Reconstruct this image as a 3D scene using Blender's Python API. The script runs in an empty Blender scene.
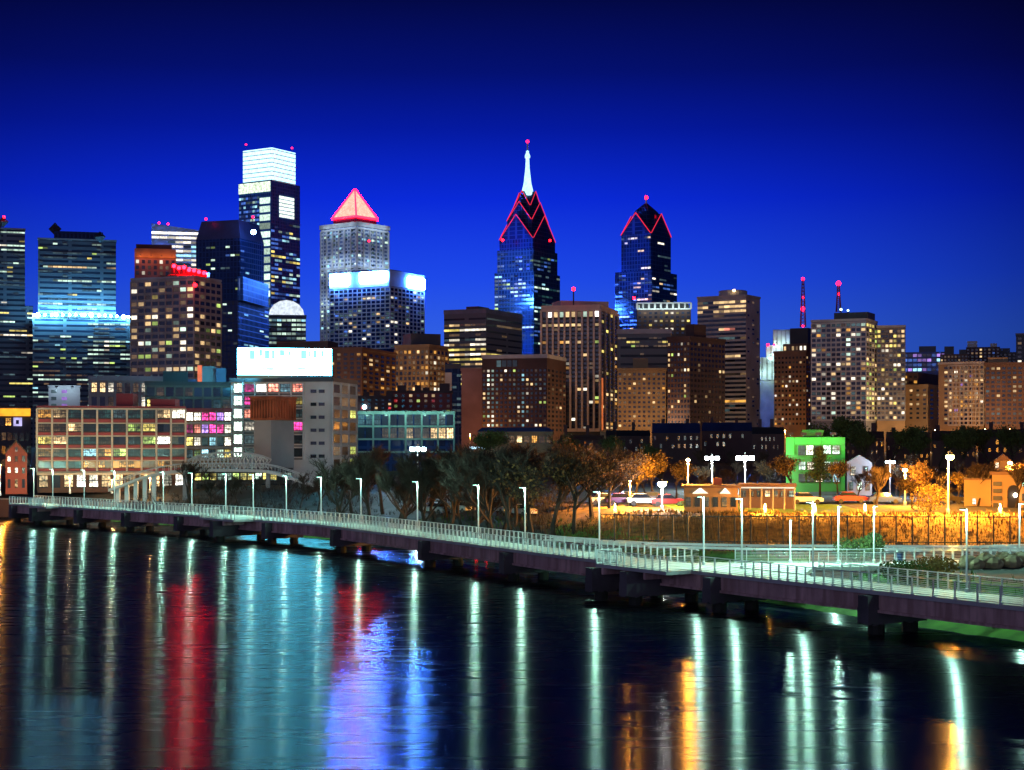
import bpy, math, random
from mathutils import Vector, Matrix

random.seed(7)
scene = bpy.context.scene
COL = scene.collection
RAD = math.radians

# ------------------------------------------------------------------ camera
F = 1600.0          # focal length in pixels of the 1024 px wide frame
HOR = 440.0         # image row of the horizon
CZ = 14.0           # eye height above the water
cam_data = bpy.data.cameras.new("camera")
cam = bpy.data.objects.new("camera", cam_data)
COL.objects.link(cam)
cam.location = (0, 0, CZ)
cam.rotation_euler = (RAD(90), 0, 0)
cam_data.sensor_width = 36.0
cam_data.lens = 36.0 * F / 1024.0
cam_data.shift_y = (HOR - 385.0) / 1024.0
cam_data.clip_start = 0.5
cam_data.clip_end = 60000
scene.camera = cam

# ------------------------------------------------------------------ view and sampling
scene.view_settings.view_transform = 'Standard'
scene.view_settings.look = 'None'
scene.view_settings.gamma = 1.0
scene.view_settings.use_curve_mapping = False
scene.view_settings.exposure = 0.0
scene.render.engine = 'CYCLES'
cy = scene.cycles
cy.use_denoising = True
cy.max_bounces = 5
cy.diffuse_bounces = 2
cy.glossy_bounces = 3
cy.transmission_bounces = 2
cy.transparent_max_bounces = 6
cy.caustics_reflective = False
cy.caustics_refractive = False
cy.sample_clamp_indirect = 3.0
cy.use_light_tree = True

# ------------------------------------------------------------------ night sky (blue hour, last dusk glow behind the camera)
world = bpy.data.worlds.new("World")
scene.world = world
world.use_nodes = True
wn, wl = world.node_tree.nodes, world.node_tree.links
wn.clear()
w_out = wn.new('ShaderNodeOutputWorld')
w_add = wn.new('ShaderNodeAddShader')
bg_sky = wn.new('ShaderNodeBackground')
bg_blue = wn.new('ShaderNodeBackground')
sky = wn.new('ShaderNodeTexSky')
sky.sky_type = 'NISHITA'
sky.sun_disc = False
sky.sun_elevation = RAD(-3.0)
sky.sun_rotation = RAD(200)      # west, behind the camera
bg_sky.inputs['Strength'].default_value = 0.015
wl.new(sky.outputs[0], bg_sky.inputs['Color'])
tc = wn.new('ShaderNodeTexCoord')
sep = wn.new('ShaderNodeSeparateXYZ')
wl.new(tc.outputs['Generated'], sep.inputs[0])
mr = wn.new('ShaderNodeMapRange')
mr.inputs['From Min'].default_value = 0.0
mr.inputs['From Max'].default_value = 0.4
wl.new(sep.outputs['Z'], mr.inputs['Value'])
ramp = wn.new('ShaderNodeValToRGB')
cr = ramp.color_ramp
cr.elements[0].position = 0.0
cr.elements[0].color = (0.045, 0.150, 0.66, 1)
cr.elements[1].position = 1.0
cr.elements[1].color = (0.0, 0.0008, 0.016, 1)
for p, c in ((0.16, (0.030, 0.115, 0.76)), (0.25, (0.013, 0.068, 0.82)), (0.37, (0.0026, 0.024, 0.72)), (0.475, (0.0006, 0.0105, 0.39)), (0.56, (0.0002, 0.0055, 0.19)), (0.66, (0.0, 0.0026, 0.080)), (0.78, (0.0, 0.0015, 0.035))):
    e = cr.elements.new(p)
    e.color = (*c, 1)
wl.new(mr.outputs[0], ramp.inputs[0])
# the glow stands over the town centre and fades to both sides
dot = wn.new('ShaderNodeVectorMath'); dot.operation = 'DOT_PRODUCT'
dot.inputs[1].default_value = Vector((-0.05, 1.0, 0.06)).normalized()
wl.new(tc.outputs['Generated'], dot.inputs[0])
mr2 = wn.new('ShaderNodeMapRange')
mr2.inputs['From Min'].default_value = 0.915
mr2.inputs['From Max'].default_value = 1.0
mr2.inputs['To Min'].default_value = 0.22
mr2.inputs['To Max'].default_value = 1.0
wl.new(dot.outputs['Value'], mr2.inputs['Value'])
mul = wn.new('ShaderNodeVectorMath'); mul.operation = 'SCALE'
wl.new(ramp.outputs[0], mul.inputs[0]); wl.new(mr2.outputs[0], mul.inputs['Scale'])
wl.new(mul.outputs[0], bg_blue.inputs['Color'])
bg_blue.inputs['Strength'].default_value = 1.0
# pale afterglow low in the west, behind the camera
wd = wn.new('ShaderNodeVectorMath'); wd.operation = 'DOT_PRODUCT'
wd.inputs[1].default_value = Vector((-0.30, -1.0, 0.0)).normalized()
wl.new(tc.outputs['Generated'], wd.inputs[0])
wm = wn.new('ShaderNodeMapRange'); wm.inputs['From Min'].default_value = 0.0; wm.inputs['From Max'].default_value = 1.0
wl.new(wd.outputs['Value'], wm.inputs['Value'])
wz_ = wn.new('ShaderNodeMapRange'); wz_.inputs['From Min'].default_value = 0.0; wz_.inputs['From Max'].default_value = 0.55
wz_.inputs['To Min'].default_value = 1.0; wz_.inputs['To Max'].default_value = 0.0
wl.new(sep.outputs['Z'], wz_.inputs['Value'])
wx = wn.new('ShaderNodeMath'); wx.operation = 'MULTIPLY'
wl.new(wm.outputs[0], wx.inputs[0]); wl.new(wz_.outputs[0], wx.inputs[1])
bg_west = wn.new('ShaderNodeBackground')
bg_west.inputs['Color'].default_value = (0.38, 0.39, 0.70, 1)
wl.new(wx.outputs[0], bg_west.inputs['Strength'])
w_add2 = wn.new('ShaderNodeAddShader')
wl.new(bg_sky.outputs[0], w_add.inputs[0]); wl.new(bg_blue.outputs[0], w_add.inputs[1])
wl.new(w_add.outputs[0], w_add2.inputs[0]); wl.new(bg_west.outputs[0], w_add2.inputs[1])
wl.new(w_add2.outputs[0], w_out.inputs['Surface'])

# the dusk sun: last warm light from the west, very weak and soft
sun_data = bpy.data.lights.new("dusk_sun", 'SUN')
sun_data.energy = 0.05
sun_data.angle = RAD(25)
sun_data.color = (1.0, 0.80, 0.66)
sun = bpy.data.objects.new("dusk_sun", sun_data)
COL.objects.link(sun)
sun.rotation_euler = (RAD(82), 0, RAD(-20))

# ------------------------------------------------------------------ helpers
def K(px):
    return (px - 512.0) / F

def at(px, py, Y):
    return Vector((K(px) * Y, Y, CZ + (HOR - py) / F * Y))

def zz(py, Y):
    return CZ + (HOR - py) / F * Y

class MB:
    """collects faces in world coordinates and links them as one mesh object"""
    def __init__(self):
        self.v, self.f, self.m, self.uv = [], [], [], []

    def face(self, pts, mi=0, uv=None):
        n = len(self.v)
        self.v.extend([tuple(p) for p in pts])
        self.f.append(tuple(range(n, n + len(pts))))
        self.m.append(mi)
        self.uv.append(uv if uv else [(p[0] + p[1], p[2]) for p in pts])

    def solid(self, pts, faces, mi=0):
        n = len(self.v)
        self.v.extend([tuple(p) for p in pts])
        for f in faces:
            self.f.append(tuple(n + i for i in f))
            self.m.append(mi)
            self.uv.append([(pts[i][0] + pts[i][1], pts[i][2]) for i in f])

    def prism(self, poly, z0, z1, mi=0, cap=None, bottom=True):
        n = len(poly)
        u = 0.0
        for i in range(n):
            a, b = poly[i], poly[(i + 1) % n]
            L = math.hypot(b[0] - a[0], b[1] - a[1])
            self.face([(a[0], a[1], z0), (b[0], b[1], z0), (b[0], b[1], z1), (a[0], a[1], z1)], mi,
                      [(u, z0), (u + L, z0), (u + L, z1), (u, z1)])
            u += L
        self.face([(p[0], p[1], z1) for p in poly], mi if cap is None else cap, [(p[0] * .01, p[1] * .01) for p in poly])
        if bottom:
            self.face([(p[0], p[1], z0) for p in reversed(poly)], mi if cap is None else cap, [(p[0] * .01, p[1] * .01) for p in reversed(poly)])

    def frustum(self, p0, z0, p1, z1, mi=0):
        n = len(p0)
        for i in range(n):
            j = (i + 1) % n
            a, b, c, d = p0[i], p0[j], p1[j], p1[i]
            L = math.hypot(b[0] - a[0], b[1] - a[1])
            self.face([(a[0], a[1], z0), (b[0], b[1], z0), (c[0], c[1], z1), (d[0], d[1], z1)], mi, [(0, z0), (L, z0), (L, z1), (0, z1)])
        self.face([(p[0], p[1], z1) for p in p1], mi)
        self.face([(p[0], p[1], z0) for p in reversed(p0)], mi)

    def box(self, c, h, yaw=0.0, mi=0):
        """c centre, h half sizes along (u, n, z)"""
        cu, su = math.cos(yaw), math.sin(yaw)
        pts = []
        for dz in (-1, 1):
            for du, dn in ((-1, -1), (1, -1), (1, 1), (-1, 1)):
                x, y = du * h[0], dn * h[1]
                pts.append((c[0] + x * cu - y * su, c[1] + x * su + y * cu, c[2] + dz * h[2]))
        self.solid(pts, [(0, 3, 2, 1), (4, 5, 6, 7), (0, 1, 5, 4), (1, 2, 6, 5), (2, 3, 7, 6), (3, 0, 4, 7)], mi)

    def tube(self, path, radii, sides=6, mi=0, cap=True):
        rings = []
        path = [Vector(p) for p in path]
        for i, p in enumerate(path):
            d = (path[min(i + 1, len(path) - 1)] - path[max(i - 1, 0)])
            d = d.normalized() if d.length > 1e-9 else Vector((0, 0, 1))
            a = Vector((1, 0, 0)) if abs(d.x) < .8 else Vector((0, 1, 0))
            s = d.cross(a).normalized(); t = d.cross(s)
            r = radii[i] if isinstance(radii, (list, tuple)) else radii
            base = len(self.v)
            for k in range(sides):
                w = 2 * math.pi * k / sides
                self.v.append(tuple(p + s * (r * math.cos(w)) + t * (r * math.sin(w))))
            rings.append(base)
        for a, b in zip(rings, rings[1:]):
            for k in range(sides):
                k2 = (k + 1) % sides
                self.f.append((a + k, a + k2, b + k2, b + k)); self.m.append(mi)
                self.uv.append([(0, 0), (1, 0), (1, 1), (0, 1)])
        if cap:
            for ring, rev in ((rings[0], True), (rings[-1], False)):
                q = [ring + k for k in range(sides)]
                self.f.append(tuple(reversed(q) if rev else q)); self.m.append(mi)
                self.uv.append([(0, 0)] * sides)

    def lathe(self, c, prof, sides=12, mi=0):
        """prof: list of (radius, z) from bottom to top, world z"""
        rings = []
        for r, z in prof:
            base = len(self.v)
            for k in range(sides):
                w = 2 * math.pi * k / sides
                self.v.append((c[0] + r * math.cos(w), c[1] + r * math.sin(w), z))
            rings.append(base)
        for a, b in zip(rings, rings[1:]):
            for k in range(sides):
                k2 = (k + 1) % sides
                self.f.append((a + k, a + k2, b + k2, b + k)); self.m.append(mi)
                self.uv.append([(0, 0), (1, 0), (1, 1), (0, 1)])
        self.f.append(tuple(rings[-1] + k for k in range(sides))); self.m.append(mi); self.uv.append([(0, 0)] * sides)
        self.f.append(tuple(rings[0] + k for k in reversed(range(sides)))); self.m.append(mi); self.uv.append([(0, 0)] * sides)

    def ball(self, c, r, n=8, mi=0):
        prof = []
        for i in range(n + 1):
            a = -math.pi / 2 + math.pi * i / n
            prof.append((max(r * math.cos(a), r * .01), c[2] + r * math.sin(a)))
        self.lathe(c, prof, max(8, n + 2), mi)

    def mesh(self, name, mats, origin=(0, 0, 0), smooth=False):
        me = bpy.data.meshes.new(name)
        ox, oy, oz = origin
        me.from_pydata([(x - ox, y - oy, z - oz) for x, y, z in self.v], [], self.f)
        uvl = me.uv_layers.new(name="UVMap")
        flat = []
        for q in self.uv:
            for a in q:
                flat.extend(a)
        uvl.data.foreach_set("uv", flat)
        if not isinstance(mats, (list, tuple)):
            mats = [mats]
        for m in mats:
            me.materials.append(m)
        me.polygons.foreach_set("material_index", self.m)
        if smooth:
            me.polygons.foreach_set("use_smooth", [True] * len(self.f))
        me.update()
        return me

    def build(self, name, mats, parent=None, label=None, smooth=False):
        origin = parent_origin(parent) if parent else (0, 0, 0)
        o = bpy.data.objects.new(name, self.mesh(name, mats, origin, smooth))
        COL.objects.link(o)
        if parent:
            o.parent = parent
        if label:
            o['label'] = label
        return o

def parent_origin(p):
    o = Vector((0, 0, 0))
    while p:
        o += p.location
        p = p.parent
    return o

def tag(o, label=None, cat=None, group=None, kind=None):
    if label: o['label'] = label
    if cat: o['category'] = cat
    if group: o['group'] = group
    if kind: o['kind'] = kind
    return o

def thing(name, label, cat, loc=(0, 0, 0), group=None):
    o = bpy.data.objects.new(name, None)
    o.empty_display_size = 1.0
    COL.objects.link(o)
    o.location = loc
    return tag(o, label, cat, group)

def copy_tree(o, parent=None):
    c = o.copy(); COL.objects.link(c); c.parent = parent
    for ch in list(o.children):
        copy_tree(ch, c)
    return c

ORD = ["first", "second", "third", "fourth", "fifth", "sixth", "seventh", "eighth", "ninth", "tenth", "eleventh", "twelfth", "thirteenth",
       "fourteenth", "fifteenth", "sixteenth", "seventeenth", "eighteenth", "nineteenth", "twentieth"]

# ------------------------------------------------------------------ materials
def newmat(name):
    m = bpy.data.materials.new(name); m.use_nodes = True
    return m, m.node_tree.nodes, m.node_tree.links, m.node_tree.nodes['Principled BSDF']

def wallmat(name, col, rough=.8, var=.25, scale=.12, metallic=0.0, fine=0.0):
    """plain surface with large soft staining and finer grain"""
    m, n, l, b = newmat(name)
    t = n.new('ShaderNodeTexCoord')
    a = n.new('ShaderNodeTexNoise'); a.inputs['Scale'].default_value = scale; a.inputs['Detail'].default_value = 6
    l.new(t.outputs['Object'], a.inputs['Vector'])
    mp = n.new('ShaderNodeMapRange'); mp.inputs['From Min'].default_value = .3; mp.inputs['From Max'].default_value = .7
    mp.inputs['To Min'].default_value = 1 - var; mp.inputs['To Max'].default_value = 1 + var
    l.new(a.outputs['Fac'], mp.inputs['Value'])
    sc = n.new('ShaderNodeVectorMath'); sc.operation = 'SCALE'
    sc.inputs[0].default_value = col
    l.new(mp.outputs[0], sc.inputs['Scale'])
    l.new(sc.outputs[0], b.inputs['Base Color'])
    b.inputs['Roughness'].default_value = rough
    b.inputs['Metallic'].default_value = metallic
    return m

def curtain(name, glass, mullion, bw=3.0, bh=4.0, mort=.35, rough=.12, var=.5):
    """glass wall: panes between mullions and floor bands (surface pattern in metres along the wall)"""
    m, n, l, b = newmat(name)
    uv = n.new('ShaderNodeUVMap')
    br = n.new('ShaderNodeTexBrick')
    br.offset = 0.0; br.offset_frequency = 1; br.squash = 1.0
    l.new(uv.outputs[0], br.inputs['Vector'])
    br.inputs['Color1'].default_value = (*glass, 1)
    br.inputs['Color2'].default_value = (*[c * var for c in glass], 1)
    br.inputs['Mortar'].default_value = (*mullion, 1)
    br.inputs['Scale'].default_value = 1.0
    br.inputs['Mortar Size'].default_value = mort
    br.inputs['Mortar Smooth'].default_value = .1
    br.inputs['Brick Width'].default_value = bw
    br.inputs['Row Height'].default_value = bh
    l.new(br.outputs['Color'], b.inputs['Base Color'])
    b.inputs['Specular IOR Level'].default_value = .12
    mp = n.new('ShaderNodeMapRange'); mp.inputs['To Min'].default_value = rough; mp.inputs['To Max'].default_value = .6
    l.new(br.outputs['Fac'], mp.inputs['Value']); l.new(mp.outputs[0], b.inputs['Roughness'])
    return m

def lit(name, col, strength, vary=.75, sample=False, inner=.35, panes=False):
    """lamp-lit glass: brightness differs from window to window and, softly, across each room"""
    m, n, l, b = newmat(name)
    b.inputs['Base Color'].default_value = (.02, .02, .025, 1)
    b.inputs['Roughness'].default_value = .2
    b.inputs['Emission Color'].default_value = (*col, 1)
    if vary or inner:
        oi = n.new('ShaderNodeObjectInfo'); ge = n.new('ShaderNodeNewGeometry')
        ad = n.new('ShaderNodeMath'); ad.operation = 'ADD'
        fr = n.new('ShaderNodeMath'); fr.operation = 'FRACT'
        l.new(oi.outputs['Random'], ad.inputs[0]); l.new(ge.outputs['Random Per Island'], ad.inputs[1]); l.new(ad.outputs[0], fr.inputs[0])
        mp = n.new('ShaderNodeMapRange')
        mp.inputs['To Min'].default_value = strength * (1 - vary); mp.inputs['To Max'].default_value = strength * (1 + vary)
        l.new(fr.outputs[0], mp.inputs['Value'])
        no = n.new('ShaderNodeTexNoise'); no.inputs['Scale'].default_value = .45; no.inputs['Detail'].default_value = 2
        l.new(ge.outputs['Position'], no.inputs['Vector'])
        mq = n.new('ShaderNodeMapRange'); mq.inputs['From Min'].default_value = .3; mq.inputs['From Max'].default_value = .7
        mq.inputs['To Min'].default_value = 1 - inner; mq.inputs['To Max'].default_value = 1 + inner
        l.new(no.outputs['Fac'], mq.inputs['Value'])
        mu = n.new('ShaderNodeMath'); mu.operation = 'MULTIPLY'
        l.new(mp.outputs[0], mu.inputs[0]); l.new(mq.outputs[0], mu.inputs[1])
        last = mu.outputs[0]
        if panes:
            # glazing bars and a blind pulled down to a different height in each window
            uv = n.new('ShaderNodeUVMap'); sx = n.new('ShaderNodeSeparateXYZ'); l.new(uv.outputs[0], sx.inputs[0])
            for ax, cnt, wd in (('X', 3.0, .10), ('Y', 2.0, .10)):
                m1 = n.new('ShaderNodeMath'); m1.operation = 'MULTIPLY_ADD'; m1.inputs[1].default_value = cnt; m1.inputs[2].default_value = cnt * 2 + (.5 if ax == 'X' else 0)
                l.new(sx.outputs[ax], m1.inputs[0])
                m2 = n.new('ShaderNodeMath'); m2.operation = 'FRACT'; l.new(m1.outputs[0], m2.inputs[0])
                m3 = n.new('ShaderNodeMath'); m3.operation = 'GREATER_THAN'; m3.inputs[1].default_value = wd * 1.6; l.new(m2.outputs[0], m3.inputs[0])
                m4 = n.new('ShaderNodeMath'); m4.operation = 'MULTIPLY'; l.new(last, m4.inputs[0]); l.new(m3.outputs[0], m4.inputs[1]); last = m4.outputs[0]
            bl = n.new('ShaderNodeMapRange'); bl.inputs['To Min'].default_value = -.35; bl.inputs['To Max'].default_value = .8
            fr2 = n.new('ShaderNodeMath'); fr2.operation = 'MULTIPLY_ADD'; fr2.inputs[1].default_value = 7.31; fr2.inputs[2].default_value = .2; l.new(oi.outputs['Random'], fr2.inputs[0])
            fr3 = n.new('ShaderNodeMath'); fr3.operation = 'FRACT'; l.new(fr2.outputs[0], fr3.inputs[0]); l.new(fr3.outputs[0], bl.inputs['Value'])
            gt = n.new('ShaderNodeMath'); gt.operation = 'GREATER_THAN'; l.new(sx.outputs['Y'], gt.inputs[0]); l.new(bl.outputs[0], gt.inputs[1])
            gm_ = n.new('ShaderNodeMapRange'); gm_.inputs['To Min'].default_value = 1.25; gm_.inputs['To Max'].default_value = .5; l.new(gt.outputs[0], gm_.inputs['Value'])
            m5 = n.new('ShaderNodeMath'); m5.operation = 'MULTIPLY'; l.new(last, m5.inputs[0]); l.new(gm_.outputs[0], m5.inputs[1]); last = m5.outputs[0]
            # furniture and fittings: small dark and bright blotches
            n2 = n.new('ShaderNodeTexNoise'); n2.inputs['Scale'].default_value = 2.2; n2.inputs['Detail'].default_value = 3; l.new(ge.outputs['Position'], n2.inputs['Vector'])
            m6 = n.new('ShaderNodeMapRange'); m6.inputs['From Min'].default_value = .35; m6.inputs['From Max'].default_value = .65; m6.inputs['To Min'].default_value = .25; m6.inputs['To Max'].default_value = 1.9; l.new(n2.outputs['Fac'], m6.inputs['Value'])
            m7 = n.new('ShaderNodeMath'); m7.operation = 'MULTIPLY'; l.new(last, m7.inputs[0]); l.new(m6.outputs[0], m7.inputs[1]); last = m7.outputs[0]
        l.new(last, b.inputs['Emission Strength'])
    else:
        b.inputs['Emission Strength'].default_value = strength
    m.cycles.emission_sampling = 'AUTO' if sample else 'NONE'
    return m

KINDS = {
    'warm': ("window_warm", (1, .66, .30), .75, .88, False),
    'amber': ("window_amber", (1, .46, .08), .55, .88, False),
    'white': ("window_white", (1, .90, .70), 1.1, .88, False),
    'cool': ("window_cool", (.72, 1, .80), .75, .88, False),
    'lime': ("window_lime", (.72, 1, .22), .6, .88, False),
    'yellow': ("window_yellow", (1, .78, .18), .8, .88, False),
    'cyan': ("window_cyan", (.40, .85, 1), .8, .88, False),
    'dimw': ("window_dim_warm", (1, .60, .28), .085, .88, False),
    'dimc': ("window_dim_cool", (.5, .9, .95), .07, .88, False),
    'teal': ("window_teal", (.20, .75, .65), .05, .88, False),
    'pink': ("window_pink", (1, .06, .35), .85, .88, False),
    'violet': ("window_violet", (.55, .30, 1), .7, .88, False),
    'coral': ("window_coral", (1, .30, .20), 1.0, .88, False),
    'bright': ("window_bright", (1, .95, .85), 3.0, .4, False),
    'brightg': ("window_bright_green", (.70, 1, .80), 7.0, .3, True),
    'blue': ("window_blue", (.10, .27, 1), .38, .88, False),
    'red': ("window_red", (1, .05, .04), .9, .88, False),
}
WK = {k: lit(*v) for k, v in KINDS.items()}
WN = {k: lit(v[0] + "_near", v[1], v[2] * (1.2 if v[2] > .3 else .55), v[3], v[4], .35, True) for k, v in KINDS.items()}
def dark_glass(name, col=(.012, .016, .026)):
    m, n, l, b = newmat(name)
    oi = n.new('ShaderNodeObjectInfo'); ge = n.new('ShaderNodeNewGeometry')
    ad = n.new('ShaderNodeMath'); ad.operation = 'ADD'; fr = n.new('ShaderNodeMath'); fr.operation = 'FRACT'
    l.new(oi.outputs['Random'], ad.inputs[0]); l.new(ge.outputs['Random Per Island'], ad.inputs[1]); l.new(ad.outputs[0], fr.inputs[0])
    mp = n.new('ShaderNodeMapRange'); mp.inputs['To Min'].default_value = .5; mp.inputs['To Max'].default_value = 3.2
    l.new(fr.outputs[0], mp.inputs['Value'])
    sc = n.new('ShaderNodeVectorMath'); sc.operation = 'SCALE'; sc.inputs[0].default_value = col
    l.new(mp.outputs[0], sc.inputs['Scale']); l.new(sc.outputs[0], b.inputs['Base Color'])
    b.inputs['Roughness'].default_value = .12
    return m
WK['dark'] = dark_glass("window_dark")
WN['dark'] = WK['dark']

M = dict(
    stone=wallmat("tan_stone", (.55, .43, .36)),
    pale=wallmat("pale_concrete", (.50, .49, .47)),
    white=wallmat("white_paint", (.72, .72, .70), .6, .12),
    grey=wallmat("grey_concrete", (.24, .24, .25)),
    dgrey=wallmat("dark_grey_metal", (.045, .047, .055), .5),
    black=wallmat("black_metal", (.015, .015, .018), .5),
    brown=wallmat("brown_brick", (.17, .095, .065)),
    dbrown=wallmat("dark_brown_brick", (.085, .045, .040)),
    amber=wallmat("ochre_brick", (.34, .22, .11)),
    red=wallmat("red_brick", (.24, .055, .045)),
    redmetal=wallmat("red_painted_steel", (.28, .035, .04), .55),
    rust=wallmat("rusty_steel", (.30, .075, .03), .85, .5, .3),
    pinkw=wallmat("pink_stucco", (.30, .17, .17)),
    cream=wallmat("cream_masonry", (.48, .42, .35)),
    teal=wallmat("teal_steel", (.20, .33, .30), .5),
    green=wallmat("green_light_paint", (.05, .28, .05), .6),  # green light on pale walls is put into this paint
    navy=wallmat("navy_cladding", (.03, .05, .16), .4),
    roof=wallmat("dark_roofing", (.05, .05, .055), .9),
    steel=wallmat("galvanised_steel", (.66, .68, .69), .4, .1, .5, .15),
    deck=wallmat("pale_deck_concrete", (.50, .52, .50), .75, .12, .5),
    girder=wallmat("weathered_girder", (.62, .40, .37), .8, .35, .4),
    pier=wallmat("wet_concrete_pier", (.10, .095, .10), .8, .4, .3),
    bark=wallmat("bare_bark", (.030, .021, .017), .9, .4, .8),
    twig=wallmat("bare_twigs", (.040, .026, .020), .9, .4, .6),
    leafb=wallmat("brown_leaves", (.15, .075, .022), .85, .5, .5),
    leafo=wallmat("ochre_leaves", (.20, .13, .03), .85, .5, .5),
    leafg=wallmat("green_leaves", (.06, .10, .02), .85, .5, .5),
    skyglass=curtain("sky_reflection_curtain_glass", (.012, .15, .58), (.03, .20, .60), 3, 4, .5),  # reflected blue sky is put into this base colour
    navyglass=curtain("navy_curtain_glass", (.007, .026, .12), (.014, .045, .17), 3, 4, .4),
    darkstrip=curtain("dark_ribbon_glass", (.020, .030, .055), (.10, .11, .135), 24, 4.2, 1.3, .15),
    tealglass=curtain("teal_curtain_glass", (.014, .055, .12), (.03, .09, .17), 3.2, 4, .5),
    paleglass=curtain("pale_curtain_glass", (.20, .30, .55), (.70, .76, .85), 6, 4, 1.0),
    greyglass=curtain("grey_ribbon_glass", (.04, .045, .055), (.20, .19, .18), 30, 4, 1.5, .2),
)

# ------------------------------------------------------------------ buildings
def corner_fp(x0, xc, x1, Y, deg):
    """plan of a block whose corner nearest to us stands at pixel column xc: [corner, right, back, left]"""
    th = RAD(deg); c, s = math.cos(th), math.sin(th)
    Xc = K(xc) * Y
    L = (Xc - K(x0) * Y) / (c + K(x0) * s)
    Mv = (K(x1) * Y - Xc) / (s - K(x1) * c)
    P = Vector((Xc, Y)); A = Vector((Xc - L * c, Y + L * s)); B_ = Vector((Xc + Mv * s, Y + Mv * c))
    return [P, B_, A + B_ - P, A]

def flat_fp(x0, x1, Y, depth):
    """plan of a block that shows us one face: [left, right, back right, back left]"""
    k = K((x0 + x1) / 2); n = math.hypot(1, k)
    r = Vector((1 / n, -k / n)); back = Vector((k / n, 1 / n)) * depth
    C = Vector((k * Y, Y))
    def hit(px):
        q = K(px)   # (C.x + r.x t) = q (C.y + r.y t)
        return C + r * ((q * C.y - C.x) / (r.x - q * r.y))
    a, b = hit(x0), hit(x1)
    return [a, b, b + back, a + back]

UNIT = None
def unit_mesh(kind, near=False):
    """one shared window box per kind of glass"""
    global UNIT
    if UNIT is None: UNIT = {}
    if (kind, near) not in UNIT:
        mb = MB(); mb.box((0, 0, 0), (.5, .5, .5))
        mb.uv = [[(mb.v[i][0], mb.v[i][2]) for i in f] for f in mb.f]
        UNIT[kind, near] = mb.mesh("window_" + kind, (WN if near else WK)[kind])
    return UNIT[kind, near]

def pick(w):
    r = random.random() * sum(w.values())
    for k, x in w.items():
        r -= x
        if r <= 0: return k
    return k

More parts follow.
